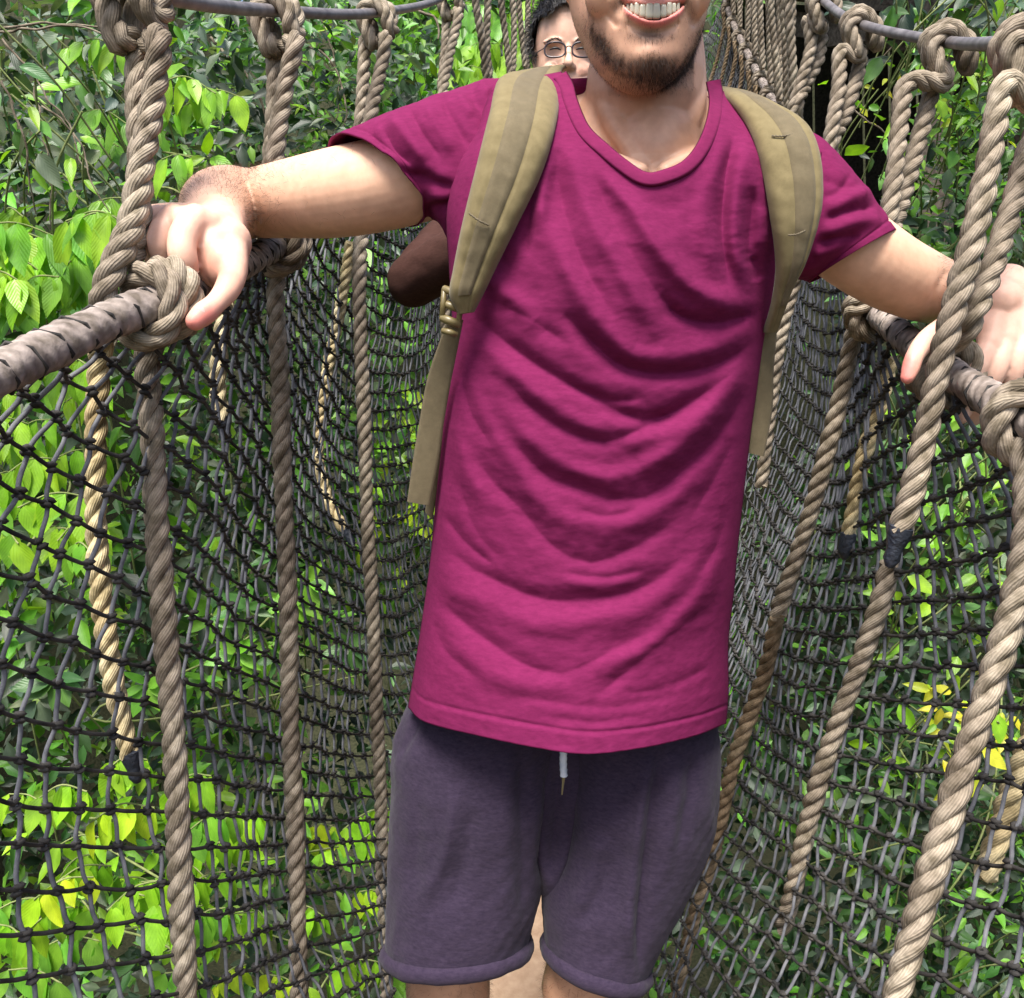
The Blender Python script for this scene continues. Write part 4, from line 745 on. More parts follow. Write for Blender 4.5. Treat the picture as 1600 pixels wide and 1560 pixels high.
for rg in ([((668, 1040, 1.14), (900, 1060, 1.14), (0, -.11, 0)), ((617, 1150, 1.14), (886, 1170, 1.14), (0, -.105, .0)), ((612, 1230, 1.14), (882, 1235, 1.14), (0, -.10, .0)), ((608, 1310, 1.15), (868, 1310, 1.15), (0, -.095, .006)), ((606, 1400, 1.15), (845, 1400, 1.15), (0, -.09, .014)), ((602, 1460, 1.15), (829, 1455, 1.15), (0, -.085, .022)), ((602, 1490, 1.15), (826, 1478, 1.15), (0, -.082, .026))],
           [((860, 1040, 1.14), (1105, 1060, 1.14), (0, -.11, 0)), ((872, 1150, 1.14), (1122, 1150, 1.14), (0, -.105, .0)), ((868, 1230, 1.14), (1121, 1230, 1.14), (0, -.10, .0)), ((858, 1310, 1.15), (1108, 1310, 1.15), (0, -.095, .006)), ((846, 1390, 1.15), (1068, 1400, 1.15), (0, -.088, .012)), ((850, 1450, 1.15), (1032, 1470, 1.15), (0, -.082, .018)), ((853, 1478, 1.15), (1010, 1520, 1.15), (0, -.078, .022))]):
    P, Q = leg(rg); shorts.add(P, grid_faces(P.shape[0], P.shape[1], True)); cf.append(P[-1])
Pg, _ = leg([((780, 1060, 1.15), (960, 1060, 1.15), (0, -.085, 0)), ((790, 1180, 1.15), (950, 1180, 1.15), (0, -.078, 0)), ((805, 1270, 1.15), (925, 1270, 1.15), (0, -.060, 0)), ((830, 1340, 1.15), (892, 1340, 1.15), (0, -.050, 0)), ((846, 1400, 1.15), (874, 1400, 1.15), (0, -.02, 0))], 60, 100); shorts.add(Pg, grid_faces(60, 100, True)); shorts.build('shorts', M_SHORTS, man)
for rp in cf:
    rp = np.roll(rp, 0, axis=0); R = np.vstack([rp, rp[:6]]); R = spline(R, n=260); c = R.mean(0); out = R-c; out[:, 2] = 0; out /= np.linalg.norm(out, axis=1)[:, None]; T3, _, _ = frames(R)
    upv = np.tile([0, 0, 1.], (len(R), 1)); k = 18; a = np.linspace(0, 2*np.pi, k, endpoint=False); wob = 1+.12*vnoise(R, 40, 1)
    V = R[:, None]+(.0078*wob)[:, None, None]*(np.cos(a)[None, :, None]*out[:, None]*.95+np.sin(a)[None, :, None]*upv[:, None]*1.35); mb = MB(); mb.add(V, grid_faces(len(R), k, True)); mb.build('cuff', M_SHORTS, man)
root = MB(); tube(root, spline([D(881, 1165, .995), D(880, 1190, 1.0), D(881, 1212, 1.005)], n=16), .0042*(1+.08*np.sin(np.arange(16)*2.2)), 8); root.build('drawstring', M_CORDW, man)
root = MB(); tube(root, spline([D(881, 1211, 1.005), D(878, 1242, 1.008)], n=6), np.array([.0022, .0018, .0014, .0012, .0011, .0008]), 6); root.build('drawstring_tip', M_KHAKI, man)
for sx, u0 in ((-1, 700), (1, 915)):
    k = D(u0, 1545, 1.19); mb = MB(); ell(mb, (k[0], k[1]-.015, .045), (.048, .135, .045)); ell(mb, (k[0], k[1]+.05, .07), (.044, .05, .055)); mb.build('shoe', M_SHOE, man)
# ------------------------------------------------------------------ backpack
bag = empty('backpack', D(960, 500, 1.2), 'khaki backpack worn by the man in maroon, webbing straps hanging at both sides', 'backpack')
def front_y(uq, vq):
    j = np.argmin((FU[::3, ::3]-uq)**2+(FV[::3, ::3]-vq)**2); return FRONT[::3, ::3].reshape(-1, 3)[j, 1]
def strap(Le, Re, Y, bands, name, m, thick, n=140, k=25, follow=True, gap=.004, groove=True):
    Lq = spline(np.array([(*p, y) for p, y in zip(Le, Y)], float), n=n); Rq = spline(np.array([(*p, y) for p, y in zip(Re, Y)], float), n=n)
    f = np.linspace(0, 1, k); P = []
    for s in range(n):
        uu = Lq[s, 0]+(Rq[s, 0]-Lq[s, 0])*f; vv = Lq[s, 1]+(Rq[s, 1]-Lq[s, 1])*f; yy = np.full(k, Lq[s, 2])
        P.append(WyA(uu, vv, yy))
    P = np.array(P); x = 2*f-1; bulge = thick*np.clip(1-np.abs(x)**5, 0, 1)**.7
    if groove: bulge = bulge-.0015*np.exp(-((f-bands[0])/.02)**2)-.0015*np.exp(-((f-bands[1])/.02)**2)
    Fp = P.copy(); Fp[..., 1] -= bulge[None]; Fp[..., 1] += .0009*vnoise(Fp, 60, 3); Bp = P.copy(); Bp[..., 1] += .002
    V = np.concatenate([Fp, Bp[:, ::-1]], 1); mb = MB(); mb.add(V, grid_faces(n, 2*k, True)); mb.build(name, m, bag); return Fp
def onstrap(Fp, f0, f1, a, b, lift, name, m, k=8):
    n0, n1 = int(a*(len(Fp)-1)), int(b*(len(Fp)-1)); K = Fp.shape[1]; fi = np.linspace(f0, f1, k)*(K-1); rows = []
    for s in range(n0, n1+1):
        lo = np.clip(fi.astype(int), 0, K-2); t = (fi-lo)[:, None]; r = Fp[s][lo]*(1-t)+Fp[s][lo+1]*t; r = r.copy(); r[:, 1] -= lift; r[[0, -1], 1] += lift*.9; rows.append(r)
    mb = MB(); mb.add(np.array(rows), grid_faces(len(rows), k)); return mb.build(name, m, bag)
Le = [(828, 112), (781, 122), (764, 180), (744, 260), (722, 350), (708, 420), (702, 462), (716, 492)]; Re = [(886, 106), (877, 118), (870, 190), (847, 270), (809, 350), (777, 415), (758, 455), (741, 488)]
sl = strap(Le, Re, [1.12, 1.012, .946, .925, .922, .93, .935, .945], (.27, .66), 'shoulder_strap', M_KHAKI, .015)
onstrap(sl, .28, .66, .02, .93, .0016, 'webbing', M_WEB)
def stitch(a, b, Y): mb = MB(); P = spline([Wy(*a, Y), Wy((a[0]+b[0])/2, (a[1]+b[1])/2+2, Y-.002), Wy(*b, Y)], n=20); P[:, 2] += .0006*np.sin(np.arange(20)*2.4); tube(mb, P, .0009, 5); mb.build('stitching', M_THREAD, bag)
stitch((797, 197), (834, 212), .933); stitch((733, 334), (764, 352), .903)
Le = [(1116, 138), (1132, 150), (1166, 195), (1186, 245), (1202, 330), (1212, 410), (1206, 470), (1192, 520)]; Re = [(1178, 150), (1216, 166), (1258, 192), (1281, 240), (1285, 320), (1262, 402), (1234, 460), (1212, 520)]
sr = strap(Le, Re, [1.12, 1.035, .99, .965, .955, .965, .99, 1.02], (.40, .80), 'shoulder_strap', M_KHAKI, .015)
onstrap(sr, .41, .79, .02, .9, .0016, 'webbing', M_WEB)
stitch((1206, 213), (1243, 209), .958); stitch((1232, 368), (1258, 361), .935)
def flat(Le, Re, Y, name, m=M_WEB, th=.0016):
    Lq = spline(np.array([(*p, y) for p, y in zip(Le, Y)], float), n=50); Rq = spline(np.array([(*p, y) for p, y in zip(Re, Y)], float), n=50); k = 9; f = np.linspace(0, 1, k)
    P = np.array([WyA(a[0]+(b[0]-a[0])*f, a[1]+(b[1]-a[1])*f, np.full(k, a[2])) for a, b in zip(Lq, Rq)]); P[..., 1] -= .0015*np.sin(np.pi*f)[None]; B = P.copy(); B[..., 1] += th
    V = np.concatenate([P, B[:, ::-1]], 1); mb = MB(); mb.add(V, grid_faces(50, 2*k, True)); mb.add(V[-1], [list(range(2*k))]) if False else None; mb.build(name, m, bag)
flat([(700, 495), (688, 530), (668, 590), (655, 660), (645, 720), (636, 784)], [(724, 500), (716, 540), (704, 600), (692, 670), (683, 730), (671, 790)], [.955, .965, .98, .99, .995, 1.0], 'adjuster_webbing')
flat([(690, 640), (681, 700), (670, 760), (664, 800)], [(697, 640), (690, 700), (684, 760), (676, 812)], [1.02, 1.02, 1.03, 1.04], 'adjuster_webbing')
flat([(636, 715), (640, 716)], [(672, 720), (673, 721)], [.992, .992], 'stitching', M_THREAD, .0025) if False else None
flat([(1180, 520), (1175, 580), (1172, 640), (1170, 708)], [(1214, 520), (1209, 580), (1207, 640), (1194, 714)], [1.03, 1.035, 1.04, 1.04], 'adjuster_webbing')
bk = MB()
for a, b, r in (((694, 452), (722, 462), .0042), ((692, 474), (720, 484), .0042), ((691, 497), (716, 507), .0046), ((694, 452), (691, 497), .003), ((722, 462), (716, 507), .003), ((693, 517), (712, 522), .0035)):
    tube(bk, spline([Wy(*a, .944), Wy((a[0]+b[0])/2, (a[1]+b[1])/2, .938), Wy(*b, .944)], n=8), r, 8)
bk.build('buckle', M_PLAST, bag)
bd = MB(); c = D(955, 520, 1.30); th = np.linspace(0, np.pi, 40); ph = np.linspace(0, 2*np.pi, 80, endpoint=False); se = lambda q, p: np.sign(q)*np.abs(q)**p
Vb = np.stack([se(np.sin(th), .45)[:, None]*se(np.cos(ph), .45)[None], se(np.sin(th), .45)[:, None]*se(np.sin(ph), .45)[None], np.broadcast_to(se(np.cos(th), .6)[:, None], (40, 80))], -1)*np.array([.15, .09, .24]); Vb *= (1+.012*vnoise(Vb, 40, 2))[..., None]
bd.add(Vb+c, grid_faces(40, 80, True)[:, ::-1]); bd.build('bag_body', M_KHAKI, bag)
# ================================================================== the man behind
m2 = empty('person', (.16, 2.25, .25), 'black-haired man in spectacles peering over the shoulder in front, lower body hidden', 'person')
E2 = D(888, 78, 2.12); s2 = MB(); headshape(s2, E2, 1.02)
limb(s2, [[*(E2+np.array([0, .09, -.09])), .052], [*(E2+np.array([0, .11, -.2])), .055]])
limb(s2, [[*(E2+np.array([-.13, .12, -.24])), .05], [*(E2+np.array([0, .12, -.2])), .055], [*(E2+np.array([.13, .12, -.24])), .05]]); ell(s2, E2+np.array([0, .14, -.45]), (.15, .09, .28)); ell(s2, E2+np.array([0, .14, -.75]), (.14, .09, .16))
sh = E2+np.array([-.15, .12, -.26]); el = D(645, 440, 1.75); wr = D(745, 380, 1.62)
limb(s2, [[*sh, .05], [*((sh+el)/2), .045], [*el, .04]]); limb(s2, [[*el, .04], [*((el+wr)/2), .038], [*wr, .03], [*(wr+(wr-el)*.6), .03]])
sh2 = E2+np.array([.15, .12, -.26]); limb(s2, [[*sh2, .05], [*(sh2+np.array([.04, 0, -.28])), .042], [*(sh2+np.array([0, -.2, -.3])), .03]])
for k in (-1, 1): limb(s2, [[*(E2+np.array([k*.08, .14, -.8])), .075], [*(E2+np.array([k*.06, .12, -1.2])), .055], [*(E2+np.array([k*.05, .14, -1.5])), .04], [*(E2+np.array([k*.05, .1, -1.58])), .04]])
V, F4, F3, Nn = remesh(s2, .003, 4); u, v, d = px(V); col = np.tile([.58, .36, .26], (len(V), 1)).astype(float)
def bl2(c, m):
    global col
    m = np.clip(m, 0, 1)[:, None]; col = col*(1-m)+np.array(c)*m
R2 = (V-E2); f2 = R2[:, 1] < .08
bl2((.6, .27, .2), f2*(np.exp(-((np.abs(R2[:, 0])-.038)/.018)**2-((R2[:, 2]+.045)/.02)**2))*.45); bl2((.55, .24, .2), f2*np.exp(-(R2[:, 0]/.022)**2-((R2[:, 2]+.075)/.006)**2))
mouth = np.exp(-(R2[:, 0]/.024)**4-((R2[:, 2]+.070-8*R2[:, 0]**2)/.0022)**2)*f2; V[:, 1] += .004*mouth; bl2((.22, .07, .06), mouth)
# narrowed smiling eyes: lids of the body's own surface
mb = MB(); mb.add(V, F4, None, col); mb.f.append(F3) if len(F3) else None; mb.build('body', M_SKIN, m2)
for k in (-1, 1):
    t = np.linspace(-1, 1, 14); c = E2+np.array([k*.031, 0, 0]); P = np.stack([c[0]+.0135*t, c[1]-.0065+.004*t*t+0*t, c[2]-.002+.0035*(1-t*t)], -1)
    o = MB(); tube(o, P, .0027*np.sqrt(np.clip(1-t*t, .04, 1)), 8); o.build('eye', M_HAIR, m2)
    P = P+np.array([0, .0, -.004]); o = MB(); ell(o, c+np.array([0, .004, -.001]), (.014, .009, .006), n=10)
    m = 300; tq = RNG.uniform(-1, 1, m); A = E2+np.stack([k*(.031+.018*tq), -.007+.010*tq*tq, .022-.004*tq*tq+RNG.normal(size=m)*.0015], -1); dr = np.stack([k*np.ones(m), -.3+0*tq, .1-.5*tq], -1)+RNG.normal(size=(m, 3))*.2; dr /= np.linalg.norm(dr, axis=1)[:, None]; o = MB(); hairs(o, A, dr, np.full(m, .007), .00035); o.build('eyebrow', M_HAIR, m2)
hair_cap(E2+np.array([0, -.002, .008]), 1.07, m2, M_HAIR, lambda x, y: np.where(y < -.35, .030+.012*np.cos(x*5), -.055), 9000, .032)
gl = MB(); glr = empty('spectacles', E2+np.array([0, -.02, -.004]), 'thin dark rimmed spectacles on the face of the man behind', 'glasses')
for k in (-1, 1):
    a = np.linspace(0, 2*np.pi, 33); c = E2+np.array([k*.032, -.021, -.006]); se = lambda q, p: np.sign(q)*np.abs(q)**p
    P = np.stack([c[0]+.0245*se(np.cos(a), .75), c[1]+0*a+.006*np.abs(np.cos(a))*(k*np.cos(a) > 0), c[2]+.0165*se(np.sin(a), .8)], -1); tube(gl, P, .0023, 6, False)
    lm = MB(); lm.add(np.vstack([P[:-1], c]), [[i, (i+1) % 32, 32] for i in range(32)]); lm.build('lens', M_GLASS, glr)
    tube(gl, spline([c+np.array([k*.024, .006, .006]), c+np.array([k*.046, .05, .004]), c+np.array([k*.047, .11, .0])], n=12), .0012, 5)
tube(gl, spline([E2+np.array([-.0085, -.021, -.002]), E2+np.array([0, -.024, .001]), E2+np.array([.0085, -.021, -.002])], n=8), .0012, 6); gl.build('frame', M_FRAME, glr)
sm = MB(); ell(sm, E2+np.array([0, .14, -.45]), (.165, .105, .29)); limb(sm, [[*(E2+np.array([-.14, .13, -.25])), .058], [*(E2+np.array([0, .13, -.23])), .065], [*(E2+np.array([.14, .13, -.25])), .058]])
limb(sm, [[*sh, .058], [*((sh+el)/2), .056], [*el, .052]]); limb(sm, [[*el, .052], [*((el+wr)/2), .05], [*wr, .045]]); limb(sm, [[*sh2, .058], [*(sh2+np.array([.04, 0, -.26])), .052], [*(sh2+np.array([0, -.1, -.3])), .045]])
V, F4, F3, Nn = remesh(sm, .006, 6); V += Nn*.002*vnoise(V, 30, 1)[:, None]; mb = MB(); mb.add(V, F4); mb.f.append(F3) if len(F3) else None; mb.build('shade_sleeved_top', M_SHADEC, m2)  # sleeves are made up; their dark colour stands for shade on his arm
tm = MB()
for k in (-1, 1): limb(tm, [[*(E2+np.array([k*.08, .14, -.72])), .09], [*(E2+np.array([k*.06, .12, -1.2])), .068], [*(E2+np.array([k*.05, .14, -1.46])), .055]])
V, F4, F3, Nn = remesh(tm, .008, 4); mb = MB(); mb.add(V, F4); mb.f.append(F3) if len(F3) else None; mb.build('trousers', M_SHADEC, m2)
# ------------------------------------------------------------------ vegetation
def leaf_geo(L=1., Wd=.42, curl=.18, fold=.12, n=6, tipp=1.0, droop=0.1):
    t = np.linspace(0, 1, n+1); w = Wd*np.sin(np.pi*t**.8)**.85*(1-.25*t)*tipp; w[0] = .01; w[-1] = .0
    x = np.stack([-w, -w*.5, 0*w, w*.5, w], -1); y = np.broadcast_to(t[:, None], x.shape)*L; z = fold*np.abs(x)-curl*(t**2)[:, None]*L*.6+.02*np.sin(t*9)[:, None]*np.abs(x)/Wd*2
    V = np.stack([x, y, z], -1); uv = np.stack([x/Wd, y/L], -1); return V.reshape(-1, 3), grid_faces(n+1, 5), uv.reshape(-1, 2)
LM = []
for i, (Wd, cu, fo) in enumerate([(.26, .25, .35), (.22, .45, .45), (.30, .15, .25), (.18, .35, .4)]):
    V, Fq, uv = leaf_geo(1., Wd, cu, fo); me_o = MB().add(V, Fq, uv).build('leaf', M_LEAF); me = me_o.data; bpy.data.objects.remove(me_o); LM.append(me)
def basis(d, n):
    d = d/np.linalg.norm(d); n = n-d*np.dot(n, d); n /= np.linalg.norm(n)+1e-9; return np.stack([np.cross(d, n), d, n], -1)
PAL = {'bright': (.19, .39, .020), 'lime': (.34, .50, .022), 'mid': (.055, .145, .032), 'dull': (.085, .125, .08), 'dark': (.018, .042, .018), 'yellow': (.42, .44, .03), 'fresh': (.13, .32, .03)}
NLEAF = [0]
def put_leaf(root, p, d, n, size, c):
    o = bpy.data.objects.new('leaf', random.choice(LM)); C.objects.link(o); B = basis(d, n)*size
    M = Matrix([[*map(float, B[0]), float(p[0])], [*map(float, B[1]), float(p[1])], [*map(float, B[2]), float(p[2])], [0, 0, 0, 1]])
    o.parent = root; o.matrix_parent_inverse = Matrix.Translation(-root.location); o.matrix_basis = M
    k = random.uniform(.75, 1.25); o.color = (c[0]*k*random.uniform(.85, 1.2), c[1]*k, c[2]*k*random.uniform(.7, 1.3), 1); NLEAF[0] += 1
def plant(label, cat, anchors, group=None, stemcol=None, name='climbing_shrub', main=True):
    """anchors: (u, v, d, n leaves, leaf length m, palette, style)"""
    base = D(anchors[0][0], anchors[0][1], anchors[0][2]); gz = base[2]-1.2
    root = empty(name, base, label, cat, group); st = MB()
    for (u, v, d, n, sz, pal, style) in anchors:
        p0 = D(u, v, d); c = PAL[pal]
        side = np.array([random.uniform(-1, 1), random.uniform(-.3, .3), random.uniform(-.2, .2)])
        if style == 'hang':          # compound leaf: leaflets drooping from an arching twig
            dirn = np.array([random.choice((-1, 1))*random.uniform(.5, 1), -random.uniform(0, .5), random.uniform(-.25, .2)]); Ln = sz*n*.24
            T = spline([p0-dirn*Ln*.5, p0+np.array([0, 0, Ln*.08]), p0+dirn*Ln*.5+np.array([0, 0, -Ln*.15])], n=n*2)
            tube(st, T, .0016, 5)
            for k in range(n):
                q = T[min(len(T)-1, k*2)]; s = 1 if k % 2 else -1; dd = np.array([s*.28, -.22, -1.])+RNG.normal(size=3)*.16; put_leaf(root, q, dd, np.array([s*.1, -1, .35])+RNG.normal(size=3)*.25, sz*random.uniform(.8, 1.15), c)
        elif style == 'whorl':
            for k in range(n):
                a = 2*math.pi*k/n+random.uniform(-.3, .3); dd = np.array([math.cos(a), -.35, math.sin(a)*.8-.35]); put_leaf(root, p0+dd*.006, dd, np.array([0, -.75, .7])+RNG.normal(size=3)*.25, sz*random.uniform(.75, 1.15), c)
            T = spline([p0, p0+np.array([.01, .03, -.05]), p0+side*.06+np.array([0, .12, -.2])], n=10); tube(st, T, .0022, 5)
        else:                         # loose cluster on a wandering twig
            T = spline([p0+side*.10+np.array([0, .12, -.16]), p0+side*.05+np.array([0, .05, -.06]), p0, p0-side*.08+np.array([0, -.03, .07])], n=24); tube(st, T, .0022, 5)
            for k in range(n):
                q = T[random.randrange(8, 24)]+RNG.normal(size=3)*sz*.75*np.array([1, .6, 1]); dd = np.array([random.uniform(-1, 1), random.uniform(-.7, .1), random.uniform(-1.1, .25)]); put_leaf(root, q, dd, np.array([0, -.7, .8])+RNG.normal(size=3)*.4, sz*random.uniform(.6, 1.2), c)
    an = [D(*a[:3])+np.array([0, .12, -.12]) for a in anchors]; an = sorted(an, key=lambda q: q[2]); lo = an[0]+np.array([0, .15, -.9])
    if main: tube(st, spline([lo]+an[::max(1, len(an)//5)], step=.03), .0026, 6)
    st.build('stem', M_GTWIG if stemcol is None else stemcol, root)
def scat(u0, u1, v0, v1, d0, d1, m, n, sz, pals, style='loose'):
    return [(random.uniform(u0, u1), random.uniform(v0, v1), random.uniform(d0, d1), n, sz*random.uniform(.8, 1.2), random.choice(pals), style) for _ in range(m)]
plant('bright green shrub with drooping compound leaves beside the nearest rope, top left', 'shrub', [(150, 70, 1.9, 8, .075, 'bright', 'hang'), (155, 120, 1.95, 8, .085, 'bright', 'loose'), (165, 180, 1.95, 6, .08, 'fresh', 'hang'), (290, 130, 1.9, 9, .075, 'bright', 'hang'), (335, 150, 1.95, 9, .07, 'bright', 'hang'), (300, 165, 2.0, 6, .06, 'fresh', 'hang'), (255, 160, 1.95, 5, .065, 'fresh', 'loose'), (150, 220, 2.1, 7, .08, 'fresh', 'hang'), (275, 245, 1.8, 3, .075, 'bright', 'hang'), (325, 245, 1.85, 4, .07, 'bright', 'whorl')])
plant('creeper with round light green leaves at the left frame edge', 'creeper', [(105, 225, 1.6, 3, .055, 'fresh', 'loose'), (60, 180, 1.65, 4, .06, 'mid', 'loose'), (90, 255, 1.6, 3, .05, 'bright', 'loose'), (30, 240, 1.7, 5, .06, 'dull', 'loose'), (20, 60, 1.5, 5, .085, 'dull', 'loose'), (110, 110, 1.8, 4, .06, 'dull', 'loose'), (130, 285, 1.7, 4, .05, 'bright', 'loose')]+scat(0, 170, 20, 300, 1.7, 2.1, 9, 5, .06, ['mid', 'dull', 'fresh']), name='creeper')
plant('dense bright green shrub left of the gripping hand above the net', 'shrub', scat(-60, 170, 300, 480, 1.45, 1.8, 24, 7, .075, ['bright', 'fresh', 'fresh', 'bright'], 'hang')+scat(-60, 170, 380, 520, 1.7, 2.1, 8, 6, .07, ['mid', 'fresh']))
plant('bright leafy bush seen through the net under the left hand rope', 'shrub', scat(-60, 150, 560, 860, 1.55, 1.9, 22, 6, .070, ['bright', 'bright', 'fresh'], 'hang')+scat(-60, 300, 620, 900, 1.8, 2.2, 8, 6, .065, ['mid', 'fresh', 'dull']))
plant('mid green shrub with pointed star-like leaf whorls behind the left net', 'shrub', [(90, 1060, 1.7, 7, .07, 'mid', 'whorl'), (60, 1090, 1.75, 6, .06, 'dull', 'whorl'), (230, 1070, 1.8, 6, .06, 'fresh', 'whorl'), (330, 960, 1.9, 7, .06, 'fresh', 'whorl'), (370, 1020, 1.9, 6, .06, 'fresh', 'whorl')]+scat(180, 560, 850, 1100, 1.8, 2.3, 16, 6, .06, ['fresh', 'mid', 'dull'], 'whorl'))
plant('glowing yellow-green bush with long drooping leaves at the bottom left behind the net', 'shrub', scat(-80, 330, 1190, 1480, 1.5, 1.9, 18, 7, .072, ['lime', 'bright', 'bright', 'fresh'], 'hang')+scat(-60, 330, 1330, 1560, 1.5, 1.8, 9, 6, .07, ['bright', 'fresh'], 'hang'))
plant('yellow-green bush behind the left net beside the shorts', 'shrub', scat(280, 640, 1260, 1600, 1.9, 2.5, 28, 7, .070, ['lime', 'bright', 'bright'], 'hang'))
plant('small lime leafed shrub behind the net left of the waist webbing', 'shrub', scat(575, 690, 640, 800, 2.9, 3.3, 9, 8, .07, ['lime', 'bright'])+scat(575, 680, 780, 860, 2.9, 3.3, 5, 6, .06, ['lime', 'mid']))
plant('fern-like bright shrub between the far left ropes', 'shrub', scat(700, 760, 0, 130, 4.0, 4.6, 9, 8, .13, ['bright', 'fresh'], 'hang')+scat(815, 845, -20, 80, 4.4, 5, 5, 8, .15, ['bright'], 'hang')+scat(620, 700, 20, 150, 3.5, 4.2, 8, 7, .10, ['fresh', 'mid']))
plant('small-leafed bright shrub between the right suspension ropes', 'shrub', scat(1450, 1570, 90, 250, 2.3, 2.8, 22, 6, .055, ['bright', 'fresh', 'lime'])+[(1405, 115, 2.4, 7, .065, 'bright', 'loose'), (1420, 160, 2.4, 4, .06, 'bright', 'loose')], main=False)
plant('thin twig with sparse yellow-green leaves over the dark hut', 'creeper', [(1385, 140, 2.6, 5, .035, 'yellow', 'loose'), (1345, 175, 2.6, 6, .035, 'yellow', 'loose'), (1390, 200, 2.6, 4, .04, 'fresh', 'loose'), (1315, 225, 2.3, 2, .08, 'bright', 'loose'), (1378, 90, 2.4, 2, .05, 'fresh', 'loose')], name='creeper', main=False)
plant('dark broad-leafed branch hanging across the top right corner', 'shrub', scat(1400, 1600, -10, 45, 2.1, 2.5, 16, 6, .085, ['mid', 'dull', 'dark'])+[(1545, 35, 2.1, 6, .06, 'bright', 'loose'), (1560, 45, 2.1, 4, .055, 'bright', 'loose')], main=False)
plant('yellow leafed sprig behind the right net at the frame edge', 'shrub', scat(1400, 1590, 1060, 1190, 1.9, 2.2, 12, 5, .055, ['yellow', 'lime', 'bright']), name='shrub')
plant('green shrub behind the right net below the hand', 'shrub', scat(1380, 1620, 640, 1000, 1.8, 2.4, 22, 5, .055, ['fresh', 'mid', 'bright'])+scat(1290, 1620, 1150, 1560, 2., 2.7, 20, 5, .055, ['fresh', 'mid', 'dull']), name='shrub')
plant('soft green shrub behind the two hands ropes on the right', 'shrub', scat(1340, 1620, 240, 430, 2.4, 3.0, 26, 6, .065, ['mid', 'dull', 'fresh']), name='shrub')
# one mass of small leaves on both banks
def cloud(name, label, regions, keep=None):
    mb = MB(); Vl, Fl, ul = leaf_geo(1., .24, .3, .35, n=3)
    Fl = Fl
    for (u0, u1, v0, v1, d0, d1, ncl, per, sz, rad, pals, wts) in regions:
        for _ in range(ncl):
            d = random.uniform(d0, d1); c = D(random.uniform(u0, u1), random.uniform(v0, v1), d)
            xl = np.interp(c[1], HL[:, 1], HL[:, 0]); xr = np.interp(c[1], HR[:, 1], HR[:, 0])
            dzz = deck(c[1])[1]
            if xl-.28 < c[0] < xr+.28 and c[2] > dzz-.35 and c[1] < 7.6: continue
            pal = np.array(PAL[random.choices(pals, wts)[0]]); n = per; cl = random.uniform(.6, 1.3)
            q = c+RNG.normal(size=(n, 3))*rad*np.array([1, .7, 1]); dd = RNG.normal(size=(n, 3))*np.array([1, .7, .6])+np.array([0, -.3, -.45]); dd /= np.linalg.norm(dd, axis=1)[:, None]
            nn = np.array([0, -.55, .8])+RNG.normal(size=(n, 3))*.5; nn -= dd*(nn*dd).sum(1)[:, None]; nn /= np.linalg.norm(nn, axis=1)[:, None]; xx = np.cross(dd, nn)
            s = (sz*RNG.uniform(.6, 1.3, n))[:, None, None]; B = np.stack([xx, dd, nn], 1)
            V = q[:, None]+np.einsum('kj,njc->nkc', Vl, B)*s
            cc = pal[None]*cl*RNG.uniform(.7, 1.3, (n, 1))*RNG.uniform(.85, 1.15, (n, 3)); k = len(Vl)
            mb.add(V, (Fl[None]+np.arange(n)[:, None, None]*k).reshape(-1, 4), np.tile(ul, (n, 1)), np.repeat(cc, k, axis=0))
    o = mb.build(name, M_LEAF); setp(o, label, 'undergrowth', None, 'stuff'); return o
P1 = ['dull', 'mid', 'fresh', 'dark', 'bright']
cloud('undergrowth', 'mass of grey-green leaves covering the bank left of the bridge', [
 (-250, 420, -80, 320, 2.1, 2.9, 200, 9, .060, .09, P1, [6, 2, 1, 4, .3]), (-250, 300, 320, 1000, 2.0, 2.8, 230, 9, .065, .09, P1, [4, 4, 2, 4, .8]), (-250, 700, 950, 1700, 2.1, 3.3, 280, 9, .065, .11, P1, [2, 3, 3, 3, 1.5]),
 (300, 720, -80, 420, 2.7, 3.8, 380, 10, .06, .12, P1, [5, 3, 2, 3, .6]), (300, 760, 380, 1000, 2.6, 4., 430, 9, .065, .12, P1, [4, 3, 3, 3, .7]), (-400, 760, -120, 1700, 3.2, 4.3, 700, 9, .08, .16, P1, [3, 2, 1, 5, .1])])
cloud('undergrowth', 'mass of dark small leaves covering the bank right of the bridge', [
 (1480, 1850, 180, 360, 2.4, 3.4, 110, 9, .055, .08, P1, [4, 4, 1.5, 4, .3]), (1330, 1850, 340, 1700, 2.4, 3.4, 480, 9, .055, .10, P1, [4, 4, 1.5, 4, .3]), (1470, 1850, -60, 60, 2.6, 3.6, 60, 8, .07, .10, P1, [3, 3, 1, 4, .2]), (1490, 1850, 60, 260, 2.6, 3.6, 130, 9, .055, .10, P1, [3, 4, 2, 2, .6]), (980, 1450, 700, 1750, 2.9, 4.4, 320, 9, .07, .13, P1, [3, 3, 1, 5, .2]), (1150, 1850, 260, 1700, 3.2, 4.4, 620, 9, .075, .16, P1, [3, 2, 1, 5, .1])])
cloud('undergrowth', 'leafy forest wall far behind the bridge end', [(560, 1130, -300, 400, 6.5, 9.5, 900, 9, .16, .35, P1, [3, 3, 3, 3, 1]), (560, 900, -200, 150, 5.0, 6.6, 220, 9, .13, .2, P1, [2, 3, 4, 2, 2])])
